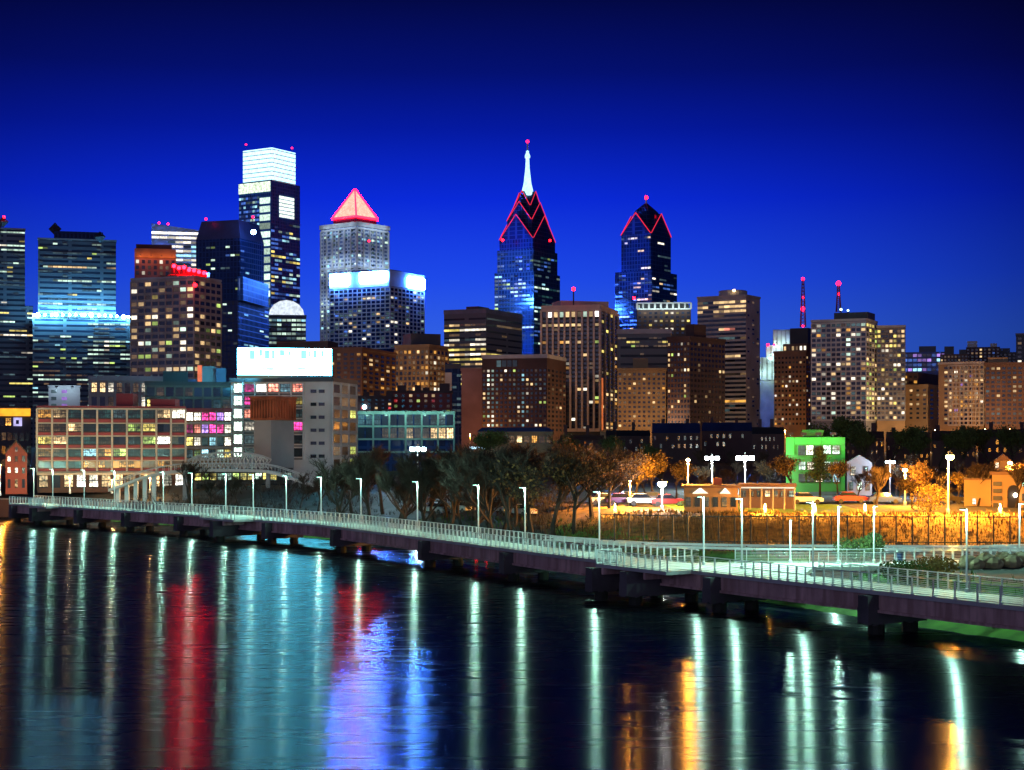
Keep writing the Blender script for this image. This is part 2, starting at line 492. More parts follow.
class Bld:
    def __init__(self, name, label, cat, fp, group=None, base=8.0):
        c = sum((Vector(p) for p in fp), Vector((0, 0))) / len(fp)
        self.fp = fp; self.base = base
        self.root = thing(name, label, cat, (c.x, c.y, base), group)
        self.w = []; self.near = fp[0][1] < 470
        self.fr = MB()

    def face(self, which):
        """(left point, right point) of a face as seen from outside"""
        fp = self.fp
        if which == 'front' or which == 0: return fp[0], fp[1]     # single face block
        if which == 'L': return fp[3], fp[0]
        if which == 'R': return fp[0], fp[1]

    def body(self, z1, mat, z0=None, name="wall", fp=None, cap=None, label=None):
        mb = MB(); mb.prism(fp or self.fp, self.base if z0 is None else z0, z1, 0, 1)
        return mb.build(name, [mat, cap or M['roof']], self.root, label)

    def win(self, seg, z0, z1, nx, nz, wu, wz, weights, rows=None, cols=None, off=.06, u0=0.0, u1=1.0, run=0.0):
        """a grid of windows on the wall between two plan points"""
        a, b = Vector(seg[0]), Vector(seg[1])
        d = b - a; L = d.length; d = d / L
        nrm = Vector((d.y, -d.x)); yaw = math.atan2(d.y, d.x)
        cw = L * (u1 - u0) / nx; ch = (z1 - z0) / nz
        for j in range(nz):
            prev = None
            occ = random.choice((.25, .5, .8, 1, 1, 1.3, 2.4)) if nz > 5 else 1.0     # some floors are busy, some are empty
            for i in range(nx):
                w = weights
                if rows and j in rows: w = rows[j]
                elif cols and i in cols: w = cols[i]
                elif occ != 1.0: w = {k_: v_ * (1 if k_ in ('none', 'dark') else occ) for k_, v_ in w.items()}
                k = prev if (prev and random.random() < run) else pick(w)
                prev = k
                if k == 'none': continue
                p = a + d * (L * u0 + (i + .5) * cw) + nrm * off
                self.w.append((p.x, p.y, z0 + (j + .5) * ch, yaw, cw * wu, ch * wz, k))

    def frame(self, seg, z0, z1, nx, nz, pw, ph, proud=.35, u0=0.0, u1=1.0):
        """piers and floor bands standing proud of the wall between its windows"""
        a, b = Vector(seg[0]), Vector(seg[1])
        d = b - a; L = d.length; d = d / L
        nrm = Vector((d.y, -d.x)); yaw = math.atan2(d.y, d.x)
        cw = L * (u1 - u0) / nx; ch = (z1 - z0) / nz
        if pw:
            for i in range(nx + 1):
                p = a + d * (L * u0 + i * cw) + nrm * (proud / 2)
                self.fr.box((p.x, p.y, (z0 + z1) / 2), (pw / 2, proud / 2, (z1 - z0) / 2), yaw)
        if ph:
            p = a + d * (L * (u0 + u1) / 2) + nrm * (proud * .4)
            for j in range(nz + 1):
                self.fr.box((p.x, p.y, z0 + j * ch), (L * (u1 - u0) / 2 + .02, proud * .4 - .01, ph / 2), yaw)

    def slab(self, seg, z0, z1, mat, name, proud=.5, u0=0.0, u1=1.0, thick=None, label=None):
        """a panel, band or sign on a face"""
        a, b = Vector(seg[0]), Vector(seg[1])
        d = b - a; L = d.length; d = d / L
        nrm = Vector((d.y, -d.x)); yaw = math.atan2(d.y, d.x)
        t = thick or proud
        p = a + d * (L * (u0 + u1) / 2) + nrm * (proud - t / 2)
        mb = MB(); mb.box((p.x, p.y, (z0 + z1) / 2), (L * (u1 - u0) / 2, t / 2, (z1 - z0) / 2), yaw)
        return mb.build(name, mat, self.root, label)

    def parapet(self, z, mat=None, h=1.2, t=.6, fp=None, name="parapet"):
        fp = fp or self.fp
        mb = MB()
        for i in range(len(fp)):
            a, b = Vector(fp[i]), Vector(fp[(i + 1) % len(fp)])
            d = (b - a).normalized(); nrm = Vector((d.y, -d.x))
            c = (a + b) / 2 + nrm * (t * .2)
            mb.box((c.x, c.y, z + h / 2 - .3), ((b - a).length / 2 + t * (.3 if i % 2 else .295), t / 2, h / 2), math.atan2(d.y, d.x))
        return mb.build(name, mat or M['grey'], self.root)

    def plant(self, z, n=3, mat=None, hmax=4.0, fp=None):
        """machine rooms on the roof, each a part"""
        fp = fp or self.fp
        c = sum((Vector(p) for p in fp), Vector((0, 0))) / len(fp)
        e1 = Vector(fp[1]) - Vector(fp[0]); e2 = Vector(fp[3]) - Vector(fp[0])
        yaw = math.atan2(e1.y, e1.x)
        for i in range(n):
            q = Vector(fp[0]) + e1 * ((i + .5) / n + random.uniform(-.08, .08)) + e2 * random.uniform(.25, .7)
            h = random.uniform(.35, 1) * hmax
            mb = MB(); mb.box((q.x, q.y, z + h / 2), (e1.length / n * random.uniform(.15, .36), max(1.0, e2.length * .15), h / 2), yaw)
            mb.build("plant_room", mat or M['dgrey'], self.root)

    def done(self, frame_mat=None, most=100):
        if self.fr.f:
            self.fr.build("facade_frame", frame_mat or M['pale'], self.root)
        ws = self.w
        random.shuffle(ws)
        ws.sort(key=lambda q: (-round(q[4] * q[5], 1), q[6] in ('dark', 'dimw', 'dimc')))
        o0 = self.root.location
        for x, y, z, yaw, w, h, k in ws[:most]:
            o = bpy.data.objects.new("window", unit_mesh(k, self.near))
            COL.objects.link(o)
            o.parent = self.root
            o.location = (x - o0.x, y - o0.y, z - o0.z)
            o.rotation_euler = (0, 0, yaw)
            o.scale = (w, .16, h)
        if len(ws) > most:
            kinds = sorted({q[6] for q in ws[most:]})
            mb = MB()
            for x, y, z, yaw, w, h, k in ws[most:]:
                mb.box((x, y, z), (w / 2, .08, h / 2), yaw, kinds.index(k))
            o = mb.build("window", [WK[k] for k in kinds], self.root)
            o['kind'] = 'stuff'
        return self.root

def added_facade_flood(b, seg, z, out, us, power, col):
    """added flood lamps on made-up short brackets, put in to wash a wall with light"""
    a_, c_ = Vector(seg[0]), Vector(seg[1]); d_ = (c_ - a_); n_ = Vector((d_.y, -d_.x)).normalized(); o0 = b.root.location
    for u in us:
        w = a_ + d_ * u; q = w + n_ * out
        mb = MB(); mb.tube([(w.x, w.y, z), (q.x, q.y, z + .3)], .12, 4); br = mb.build("added_lamp_bracket", M['dgrey'], b.root)  # bracket made up to carry the added lamp
        mb = MB(); mb.box((q.x, q.y, z + .35), (.5, .3, .2), math.atan2(d_.y, d_.x)); mb.build("flood_head", M['dgrey'], br)
        ld = bpy.data.lights.new("added_flood_light", 'POINT'); ld.energy = power; ld.color = col; ld.shadow_soft_size = .4
        lo = bpy.data.objects.new("added_flood_light", ld); COL.objects.link(lo); lo.parent = b.root
        lo.location = (q.x - o0.x, q.y - o0.y, z - .5 - o0.z)

def grow(fp, d):
    c = sum((Vector(p) for p in fp), Vector((0, 0))) / len(fp)
    return [c + (Vector(p) - c) * (1 + d) for p in fp]

def add_light(name, loc, power, col, radius=.25, parent=None, spot=None):
    ld = bpy.data.lights.new(name, 'SPOT' if spot else 'POINT')
    ld.energy = power; ld.color = col; ld.shadow_soft_size = radius
    o = bpy.data.objects.new(name, ld); COL.objects.link(o)
    if parent: o.parent = parent
    o.location = loc
    if spot:
        ld.spot_size = RAD(spot[1]); ld.spot_blend = .6
        o.rotation_euler = Vector(spot[0]).to_track_quat('-Z', 'Y').to_euler()
    return o

def tide_marks(m):
    # piers are dark and slimy up to the high-water line
    n, l = m.node_tree.nodes, m.node_tree.links; b = n['Principled BSDF']; src = b.inputs['Base Color'].links[0].from_socket
    g = n.new('ShaderNodeNewGeometry'); s = n.new('ShaderNodeSeparateXYZ'); l.new(g.outputs['Position'], s.inputs[0])
    no = n.new('ShaderNodeTexNoise'); no.inputs['Scale'].default_value = 1.5; l.new(g.outputs['Position'], no.inputs['Vector'])
    ad = n.new('ShaderNodeMath'); ad.operation = 'MULTIPLY_ADD'; ad.inputs[1].default_value = .8; l.new(no.outputs['Fac'], ad.inputs[0]); l.new(s.outputs['Z'], ad.inputs[2])
    gt = n.new('ShaderNodeMath'); gt.operation = 'GREATER_THAN'; gt.inputs[1].default_value = 1.15; l.new(ad.outputs[0], gt.inputs[0])
    mx = n.new('ShaderNodeMix'); mx.data_type = 'RGBA'; mx.inputs['A'].default_value = (.018, .024, .014, 1); l.new(gt.outputs[0], mx.inputs['Factor']); l.new(src, mx.inputs['B'])
    l.new(mx.outputs['Result'], b.inputs['Base Color'])
tide_marks(M['pier'])
def streaks(m):
    # rust and rain run down the weathered girder in vertical streaks
    n, l = m.node_tree.nodes, m.node_tree.links; b = n['Principled BSDF']; src = b.inputs['Base Color'].links[0].from_socket
    g = n.new('ShaderNodeNewGeometry'); mp = n.new('ShaderNodeMapping'); mp.inputs['Scale'].default_value = (1.2, 1.2, .12); l.new(g.outputs['Position'], mp.inputs[0])
    no = n.new('ShaderNodeTexNoise'); no.inputs['Scale'].default_value = 1.3; no.inputs['Detail'].default_value = 5; l.new(mp.outputs[0], no.inputs['Vector'])
    mr_ = n.new('ShaderNodeMapRange'); mr_.inputs['From Min'].default_value = .42; mr_.inputs['From Max'].default_value = .62; l.new(no.outputs['Fac'], mr_.inputs['Value'])
    mx = n.new('ShaderNodeMix'); mx.data_type = 'RGBA'; l.new(mr_.outputs[0], mx.inputs['Factor']); l.new(src, mx.inputs['A']); mx.inputs['B'].default_value = (.42, .25, .22, 1)
    l.new(mx.outputs['Result'], b.inputs['Base Color'])
streaks(M['girder'])
# ================================================================== towers
REDLAMP = lit("red_beacon_glass", (1, .003, .006), 30, 0, True, 0)
PINKLAMP = lit("pink_beacon_glass", (1, .005, .035), 10, 0, True, 0)
WHITELAMP = lit("white_flood_glass", (.80, .93, 1), 40, 0, True, 0)
BLUELAMP = lit("blue_flood_glass", (.25, .45, 1), 90, 0, True, 0)
REDROW = lit("red_roof_lamp_glass", (1, .0003, .0009), 560, 0, True, 0)
REDLINE = lit("red_tube_light", (1, .03, .08), .95, 0, True, 0)

def beacon(b, px, py, Y, r=1.5, mat=None, stalk=4.0):
    p = at(px, py, Y)
    r *= .72; mb = MB(); mb.ball(p, r, 6)
    o = mb.build("beacon", mat or REDLAMP, b.root, smooth=True)
    if stalk:
        m2 = MB(); m2.tube([p - Vector((0, 0, r * .8)), p - Vector((0, 0, stalk))], .35, 5)
        m2.build("beacon_mast", M['dgrey'], b.root)
    return o

NONE = {'none': 1}
# ---- twin office slabs with diamond finials ------------------------------------------
def finial(b, px, py, Y, r, mat=None):
    c = at(px, py, Y)
    mb = MB()
    mb.solid([(c.x - r, c.y, c.z), (c.x + r, c.y, c.z), (c.x, c.y - r, c.z), (c.x, c.y + r, c.z), (c.x, c.y, c.z + r), (c.x, c.y, c.z - r)],
             [(0, 2, 4), (2, 1, 4), (1, 3, 4), (3, 0, 4), (2, 0, 5), (1, 2, 5), (3, 1, 5), (0, 3, 5)])
    mb.build("finial", mat or M['dgrey'], b.root)

strip = {'none': .60, 'dimc': .24, 'cool': .08, 'white': .03, 'lime': .03, 'yellow': .02}
Y = 1250
b = Bld("office_tower", "dark ribbon-window office tower cut by the photo's edge, with a red-lit diamond finial", "office tower", flat_fp(-60, 25, Y, 45))
b.body(zz(228, Y), M['darkstrip'], label=None)
low = flat_fp(-70, 33, Y - 3, 52)
b.body(zz(305, Y), M['darkstrip'], name="lower_wall", fp=low)
b.parapet(zz(228, Y))
b.slab(b.face(0), zz(228, Y), zz(221, Y), M['dgrey'], "crown", -1.0, .0, .72, 20)
finial(b, 3, 222, Y, 4.5, M['dgrey']); beacon(b, 4, 217, Y - 5, 1.4, REDLAMP, 0)
b.win(b.face(0), zz(304, Y), zz(229, Y), 14, 17, .92, .34, strip, rows={13: {'cool': 2, 'white': 1}, 7: {'yellow': 1, 'cool': 1, 'none': 1}, 16: {'cool': 1, 'none': 1}}, run=.5)
b.win((low[0], low[1]), zz(425, Y), zz(306, Y), 17, 27, .92, .34, strip, rows={25: {'yellow': 2, 'none': 1}, 20: {'warm': 2, 'white': 1}}, run=.5)
b.done()

b = Bld("office_tower", "dark stepped office tower with two diamond finials and a cyan-lit band at its waist", "office tower", flat_fp(38, 116, Y, 45))
b.body(zz(240, Y), M['darkstrip'])
low = flat_fp(32.6, 131, Y - 3, 52)
b.body(zz(318, Y), M['darkstrip'], name="lower_wall", fp=low)
b.body(zz(231, Y), M['navyglass'], zz(241, Y), "crown", flat_fp(54, 103, Y + 4, 30))
b.parapet(zz(240, Y))
finial(b, 55, 229, Y + 3, 5.2); finial(b, 100, 237, Y + 3, 4.6)
m2 = MB()
for px in (54, 101): m2.tube([at(px, 240, Y), at(px, 229, Y)], 1.0, 5)
b.win(b.face(0), zz(311, Y), zz(242, Y), 16, 15, .92, .36, strip, rows={9: {'cool': 2, 'warm': 1, 'none': 1}, 6: {'cool': 3, 'none': 1}, 1: {'cool': 1, 'dimc': 1}}, run=.5)
b.win((low[0], low[1]), zz(312.5, Y), zz(318, Y) + .0, 1, 1, .01, .01, NONE)
BANDL = lit("cyan_flood_glass", (.15, .6, 1), 620, 0, True, 0)
BAND = lit("cyan_band_light", (.25, .75, 1), .6, .5, True, .7)
b.slab((low[0], low[1]), zz(318, Y), zz(316.2, Y), BAND, "light_band", .7, .01, .99)
for u in (.02, .06, .13, .2, .24, .31, .38, .44, .50, .53, .6, .68, .74, .8, .86, .93, .98):
    q = low[0] + (low[1] - low[0]) * u; mb = MB(); mb.ball((q.x, q.y - 2, zz(316.6 - 1.4 * math.sin(math.pi * u), Y)), .9 if int(u * 100) % 3 else 1.5, 5); mb.build("floodlight", BANDL, b.root)
b.win((low[0], low[1]), zz(425, Y), zz(322, Y), 18, 24, .92, .36, {'none': .5, 'dimc': .2, 'cool': .12, 'cyan': .06, 'lime': .06, 'dimw': .06}, run=.4,
      cols={10: {'cool': 2, 'none': 1}, 11: {'cool': 2, 'dimc': 1}, 12: {'cool': 2, 'dimc': 1}, 13: {'white': 1, 'dimc': 1}})
b.done()

# ---- apartment tower with red roof lamps ---------------------------------------------
Y = 900
b = Bld("apartment_tower", "pale balcony apartment tower with red lamps along its roof edge", "apartment tower", corner_fp(131, 194, 221, Y, 22))
b.body(zz(277, Y), M['cream'])
b.parapet(zz(277, Y), M['pale'])
wk = {'dark': .48, 'warm': .14, 'white': .08, 'yellow': .06, 'lime': .05, 'dimw': .12, 'cool': .07}
b.win(b.face('L'), zz(392, Y), zz(279, Y), 9, 17, .78, .55, wk); b.frame(b.face('L'), zz(392, Y), zz(279, Y), 9, 17, .7, .9, .5)
b.win(b.face('R'), zz(392, Y), zz(279, Y), 5, 17, .72, .55, {'dark': .7, 'dimw': .12, 'warm': .12, 'lime': .06}); b.frame(b.face('R'), zz(392, Y), zz(279, Y), 5, 17, .7, .9, .4)
b.plant(zz(277, Y), 2, M['brown'], 4)
for i, (px, py) in enumerate(((174, 266), (179, 268), (184, 267.5), (189, 270), (194, 270.5), (199, 272), (204, 273), (195, 285))):
    beacon(b, px, py, Y + (17 if i < 7 else -7), 1.6, REDROW if i < 7 else REDLAMP, 4 if i < 7 else 0)
f3 = b.fp
for q0, q1 in ((at(171, 264.5, 935), at(209, 272, 930)), (at(209, 272, 930) + Vector((.5, -.2, 0)), at(206.5, 272, 908))):
    mb = MB(); mb.solid([(q0.x, q0.y, zz(277, 900)), (q1.x, q1.y, zz(277, 900)), (q1.x, q1.y, q1.z), (q0.x, q0.y, q0.z), (q0.x, q0.y + .4, zz(277, 900)), (q1.x, q1.y + .4, zz(277, 900)), (q1.x, q1.y + .4, q1.z), (q0.x, q0.y + .4, q0.z)],
        [(0, 1, 2, 3), (7, 6, 5, 4), (0, 4, 5, 1), (1, 5, 6, 2), (2, 6, 7, 3), (3, 7, 4, 0)]); mb.build("added_light_shield", M['black'], b.root)  # added shields that stop the red lamps shining backwards and sideways
b.done(M['cream'])

Y = 1100
b = Bld("hotel_tower", "grey tower with an orange-lit cornice just above the red roof lamps", "hotel tower", flat_fp(134.5, 176, Y, 30))
b.body(zz(252, Y), M['pinkw'])
b.slab(b.face(0), zz(258, Y), zz(249, Y), M['amber'], "cornice_band", 1.5)
added_facade_flood(b, b.face(0), zz(257, Y), 5, (.15, .4, .65, .9), 800, (1, .22, .05))
b.body(zz(244, Y), M['dbrown'], zz(251, Y), "crown", flat_fp(136, 172, Y + 3, 22))
b.win(b.face(0), zz(276, Y), zz(259, Y), 7, 3, .5, .6, {'dark': .5, 'dimw': .3, 'white': .2})
b.done()

Y = 1500
b = Bld("office_tower", "white floodlit office tower with a sloping striped top, behind the orange-corniced tower", "office tower", flat_fp(151.5, 199, Y, 40))
fp = b.fp
mb = MB()
zl, zr = zz(224, Y), zz(229.5, Y)
P = [(fp[0].x, fp[0].y), (fp[1].x, fp[1].y), (fp[2].x, fp[2].y), (fp[3].x, fp[3].y)]
bt = [(p[0], p[1], 8.0) for p in P]; tp = [(P[0][0], P[0][1], zl), (P[1][0], P[1][1], zr), (P[2][0], P[2][1], zr), (P[3][0], P[3][1], zl)]
mb.solid(bt + tp, [(0, 1, 5, 4), (1, 2, 6, 5), (2, 3, 7, 6), (3, 0, 4, 7), (4, 5, 6, 7), (3, 2, 1, 0)])
mb.build("wall", M['pale'], b.root)
b.win(b.face(0), zz(271, Y), zz(231, Y), 6, 9, .94, .5, {'white': 2, 'cyan': 1.2, 'dimc': 1}, rows={8: {'bright': 1}, 7: {'white': 1}}, cols={0: {'none': 1}}, run=.6)
beacon(b, 159, 223, Y, 1.4, PINKLAMP, 3); beacon(b, 168, 224, Y, 1.4, PINKLAMP, 3)
b.done()

# ---- navy tower with chamfered roof ---------------------------------------------------
Y = 1200
b = Bld("office_tower", "navy glass tower with a chamfered roof and one blue-white floodlight near its top", "office tower", corner_fp(196, 240, 264, Y, 20))
z_e = zz(238, Y)
b.body(z_e, M['navyglass'])
mb = MB()
top = grow(b.fp, -.16); top = [Vector(p) for p in top]
mb.frustum(b.fp, z_e, top, zz(219, Y), 0)
mb.build("chamfered_roof", [M['navy']], b.root)
b.win(b.face('L'), zz(350, Y), zz(240, Y), 9, 26, .8, .45, {'none': .87, 'dimc': .05, 'cool': .03, 'lime': .03, 'blue': .02})
b.win(b.face('R'), zz(350, Y), zz(240, Y), 5, 26, .7, .45, {'none': .9, 'blue': .06, 'cyan': .04})
beacon(b, 206, 219, Y + 6, 1.4, PINKLAMP, 5); beacon(b, 253, 217, Y + 6, 1.4, PINKLAMP, 5)
mb = MB(); mb.ball(at(253.5, 232, Y - 6), 1.9, 6); mb.build("floodlight", BLUELAMP, b.root, smooth=True)
b.done()

Y = 1120
b = Bld("office_block", "dark blue block with a paler glass upper storey in front of the navy tower", "office block", corner_fp(222, 238, 269, Y, 8))
b.body(zz(300, Y), M['navyglass'])
b.body(zz(276, Y), M['skyglass'], zz(300, Y) + .01, "upper_wall", corner_fp(237.5, 243, 268.5, Y + 2, 8))
b.win(b.face('R'), zz(350, Y), zz(302, Y), 6, 11, .7, .4, {'none': .8, 'blue': .12, 'cyan': .04, 'cool': .04})
b.win(b.face('L'), zz(350, Y), zz(302, Y), 3, 11, .7, .4, {'none': .8, 'dimc': .12, 'cool': .08})
m = lit("pale_blue_storey", (.25, .42, 1), .30, .3)
for i in range(5):
    b.slab(b.face('R'), zz(290, Y), zz(278, Y), m, "lit_bay", .5, .03 + i * .19, .19 + i * .19)
b.done()

# ---- tallest glass tower with white lantern top ------------------------------------------
Y = 1900
b = Bld("skyscraper", "tallest blue glass skyscraper with a glowing white lantern top", "skyscraper", corner_fp(239, 271, 300, Y, 32))
b.body(zz(180, Y), M['skyglass'])
lan = corner_fp(243, 272, 295.5, Y + 6, 32)
LANT = lit("lantern_glass", (.45, .85, 1), 2.2, .12, True, .2)
mb = MB(); mb.prism(lan, zz(180, Y) + .1, zz(146.5, Y), 0, 1); mb.build("lantern", [LANT, M['pale']], b.root)
mb = MB()
for j in range(8):
    z = zz(179 - j * 4.4, Y)
    for s in ((lan[3], lan[0]), (lan[0], lan[1])):
        a, c = Vector(s[0]), Vector(s[1]); d = (c - a).normalized(); n_ = Vector((d.y, -d.x))
        q = (a + c) / 2 + n_ * .3
        mb.box((q.x, q.y, z), ((c - a).length / 2, .3, .42), math.atan2(d.y, d.x))
mb.build("lantern_rib", M['pale'], b.root)
b.slab(b.face('L'), zz(191, Y), zz(181, Y), lit("lit_storey", (.80, 1, .70), 1.3, .1, False, .6), "lit_storey", .8, .0, .98)
for j in range(16):
    b.slab(b.face('L'), zz(197 + j * 8.5 + 6, Y), zz(197 + j * 8.5, Y), WK['cool'] if j < 12 else WK['dimc'], "atrium_window", .7, .66, .97)
for j in range(6):
    b.slab(b.face('R'), zz(194 + j * 3.7 + 2.8, Y), zz(194 + j * 3.7, Y), lit("signal_storey", (.85, 1, .85), 1.5, .2), "lit_storey", .7, .28, .78)
b.win(b.face('L'), zz(345, Y), zz(194, Y), 9, 34, .9, .5, {'none': .25, 'blue': .42, 'dimc': .16, 'cyan': .10, 'cool': .07}, u1=.64, run=.35)  # blue windows stand for sky reflection as well as lit floors
b.win(b.face('R'), zz(345, Y), zz(220, Y), 8, 30, .9, .5, {'none': .28, 'blue': .42, 'dimc': .10, 'yellow': .08, 'cool': .08, 'cyan': .04}, run=.35)
beacon(b, 246, 144.5, Y + 8, 1.6, PINKLAMP, 3); beacon(b, 292, 148, Y + 8, 1.6, PINKLAMP, 3)
b.done()

Y = 1300
b = Bld("domed_building", "grey office building under a glowing white barrel dome", "domed building", flat_fp(267, 306, Y, 34))
b.body(zz(316, Y), M['greyglass'])
mb = MB(); fp = b.fp
prof = []
for i in range(9):
    a = math.pi * i / 8
    prof.append((-math.cos(a), math.sin(a)))
c0, c1 = (fp[0] + fp[1]) / 2, (fp[2] + fp[3]) / 2
h_ = (fp[1] - fp[0]) / 2 * .92
z0 = zz(316, Y) + .05; hh = zz(300, Y) - z0
A = [(c0.x + h_.x * u, c0.y + h_.y * u, z0 + hh * v) for u, v in prof]
Bq = [(c1.x + h_.x * u, c1.y + h_.y * u, z0 + hh * v) for u, v in prof]
mb.solid(A + Bq, [tuple(range(8, -1, -1)), tuple(range(9, 18))] + [(i, i + 1, i + 10, i + 9) for i in range(8)] + [(0, 9, 17, 8)])
mb.build("dome", lit("dome_glow", (.80, .90, 1), 1.0, .0, True, .25), b.root, smooth=False)
b.win(b.face(0), zz(345, Y), zz(318, Y), 8, 6, .85, .5, {'dimc': .4, 'cool': .25, 'dark': .35}, rows={5: {'cool': 1, 'cyan': 1}}, run=.4)
b.parapet(zz(316, Y))
b.done()

# ---- tower with glowing red pyramid -----------------------------------------------------
Y = 1700
b = Bld("skyscraper", "pale stone skyscraper crowned by a glowing red and white pyramid", "skyscraper", corner_fp(321, 357, 388.5, Y, 38))
b.body(zz(226, Y), M['paleglass'])
b.body(zz(221.5, Y), M['pale'], zz(226, Y) + .02, "cornice", grow(b.fp, .05))
b.body(zz(214.5, Y), M['navyglass'], zz(221.5, Y) + .02, "pyramid_base", grow(b.fp, -.36))
base = grow(b.fp, -.33)
mid = [sum((Vector(p) for p in base), Vector((0, 0))) / 4] * 4
apex = mid[0]; za, zb = zz(189, apex.y), zz(214.5, Y) + .05
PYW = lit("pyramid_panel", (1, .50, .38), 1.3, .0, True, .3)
for i in range(4):
    p, q = Vector(base[i]), Vector(base[(i + 1) % 4])
    mb = MB(); mb.face([(p.x, p.y, zb), (q.x, q.y, zb), (apex.x, apex.y, za)]); mb.build("pyramid_panel", PYW, b.root)
PYR = lit("pyramid_red_edge", (1, .0004, .0012), 200, .0, True, 0)
for i in range(4):
    p, q = Vector(base[i]), Vector(base[(i + 1) % 4])
    mb = MB(); mb.tube([(p.x, p.y, zb), (apex.x, apex.y, za)], [1.3, .8], 5); mb.build("edge_light", PYR, b.root)
    mb = MB(); mb.tube([(p.x, p.y, zb), (q.x, q.y, zb)], [1.3, 1.3], 5); mb.build("edge_light", PYR, b.root)
cw = {'none': .5, 'dimc': .3, 'cool': .1, 'cyan': .1}
b.win(b.face('L'), zz(345, Y), zz(228, Y), 12, 28, .6, .5, cw); b.frame(b.face('L'), zz(345, Y), zz(228, Y), 6, 3, 1.5, 1.6, 1.0)
b.win(b.face('R'), zz(345, Y), zz(228, Y), 7, 28, .6, .5, cw); b.frame(b.face('R'), zz(345, Y), zz(228, Y), 5, 3, 1.5, 1.6, 1.0)
for s_ in ('L', 'R'):
    for y_ in (224, 262, 300): added_facade_flood(b, b.face(s_), zz(y_, Y), 9, (.2, .5, .8), 2600, (.55, .75, 1))
beacon(b, 369, 241, Y - 14, 1.6, PINKLAMP, 0)
b.done(M['white'])

# ---- white gridded office with three lit signs --------------------------------------------
Y = 1400
b = Bld("office_tower", "white gridded office tower with three dazzling white sign panels at its top", "office tower", corner_fp(330, 390, 424, Y, 30))
b.body(zz(270, Y), M['navyglass'])
b.slab(b.face('L'), zz(286, Y), zz(270, Y), M['white'], "sign_band", .6, 0, .998, 1.0); b.slab(b.face('R'), zz(286, Y), zz(270, Y), M['white'], "sign_band", .6, .002, 1, 1.0)
SIGN = lit("white_sign_face", (.04, .18, 1), 1700, 0, True, .1)
b.slab(b.face('L'), zz(282, Y), zz(272, Y), SIGN, "sign", 1.2, .01, .33); b.slab(b.face('L'), zz(281, Y), zz(271.5, Y), SIGN, "sign", 1.2, .52, .95)
b.slab(b.face('R'), zz(284, Y), zz(274.5, Y), SIGN, "sign", 1.2, .50, 1.0)
wj = {'none': .70, 'dimc': .14, 'cool': .05, 'white': .05, 'warm': .03, 'blue': .03}
b.win(b.face('L'), zz(348, Y), zz(287, Y), 13, 15, .7, .5, wj); b.frame(b.face('L'), zz(348, Y), zz(287, Y), 13, 15, .75, 1.05, .6)
b.win(b.face('R'), zz(348, Y), zz(287, Y), 9, 15, .7, .5, wj); b.frame(b.face('R'), zz(348, Y), zz(287, Y), 9, 15, .75, 1.05, .6)
b.plant(zz(270, Y), 2, M['navy'], 5)
b.done(M['white'])

# ---- spire skyscraper and its sibling with gabled crowns ------------------------------------
def gable_tier(b, fp, z_e, z_p, mat, line=True, r=.36):
    """one tier of the crown: a square with a gable on each side, each gable edged by a red tube"""
    fp = [Vector(p) for p in fp]
    mid = sum(fp, Vector((0, 0))) / 4
    mb = MB()
    ridge = (mid.x, mid.y, z_p)
    for i in range(4):
        p, q = fp[i], fp[(i + 1) % 4]; m_ = (p + q) / 2
        mb.face([(p.x, p.y, z_e), (q.x, q.y, z_e), (m_.x, m_.y, z_p)])
        mb.face([(q.x, q.y, z_e), ridge, (m_.x, m_.y, z_p)])
        mb.face([(p.x, p.y, z_e), (m_.x, m_.y, z_p), ridge])
    mb.build("crown_tier", mat, b.root)
    if line:
        for i in range(4):
            p, q = fp[i], fp[(i + 1) % 4]; m_ = (p + q) / 2
            n_ = ((q - p).normalized()); n_ = Vector((n_.y, -n_.x)) * .5
            for e in (p, q):
                mb = MB(); mb.tube([(e.x + n_.x, e.y + n_.y, z_e), (m_.x + n_.x, m_.y + n_.y, z_p)], r, 5)
                mb.build("light_tube", REDLINE, b.root)

def shrink_to(x0, xc, x1, Y, deg, ref=None):
    return corner_fp(x0, xc, x1, Y, deg)

Y = 1500
DEG = 30
b = Bld("skyscraper", "blue glass skyscraper with red-edged stepped gables and a tall lit spire", "skyscraper", corner_fp(494.5, 534, 560, Y, DEG))
cen = sum((Vector(p) for p in b.fp), Vector((0, 0))) / 4
b.body(zz(271, Y), M['tealglass'])
b.body(zz(248, Y), M['tealglass'], zz(271, Y) + .02, "upper_wall", grow(b.fp, -.08))
t1 = grow(b.fp, -.15)
b.body(zz(237, Y), M['navyglass'], zz(248, Y) + .02, "shoulder", t1)
zc = lambda p, _: zz(p, cen.y)
gable_tier(b, t1, zz(237, Y) + .02, zc(217, Y), M['navyglass'])
for k, (s, ze, zp) in enumerate(((-.38, 222, 203.5), (-.60, 207, 192))):
    t = grow(b.fp, s)
    b.body(zc(ze, Y), M['navyglass'], zz(ze + 16, Y), "crown_wall", t)
    gable_tier(b, t, zc(ze, Y) + .02, zc(zp, Y), M['navyglass'])
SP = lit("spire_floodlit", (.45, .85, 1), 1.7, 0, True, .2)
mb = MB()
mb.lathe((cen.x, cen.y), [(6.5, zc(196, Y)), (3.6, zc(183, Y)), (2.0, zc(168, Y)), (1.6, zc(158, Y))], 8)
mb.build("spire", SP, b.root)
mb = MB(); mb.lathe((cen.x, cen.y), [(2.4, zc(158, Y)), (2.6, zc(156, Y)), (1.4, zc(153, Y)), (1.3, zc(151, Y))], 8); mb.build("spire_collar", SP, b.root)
mb = MB(); mb.tube([(cen.x, cen.y, zc(151, Y)), (cen.x, cen.y, zc(143, Y))], .8, 6); mb.build("mast", M['steel'], b.root)
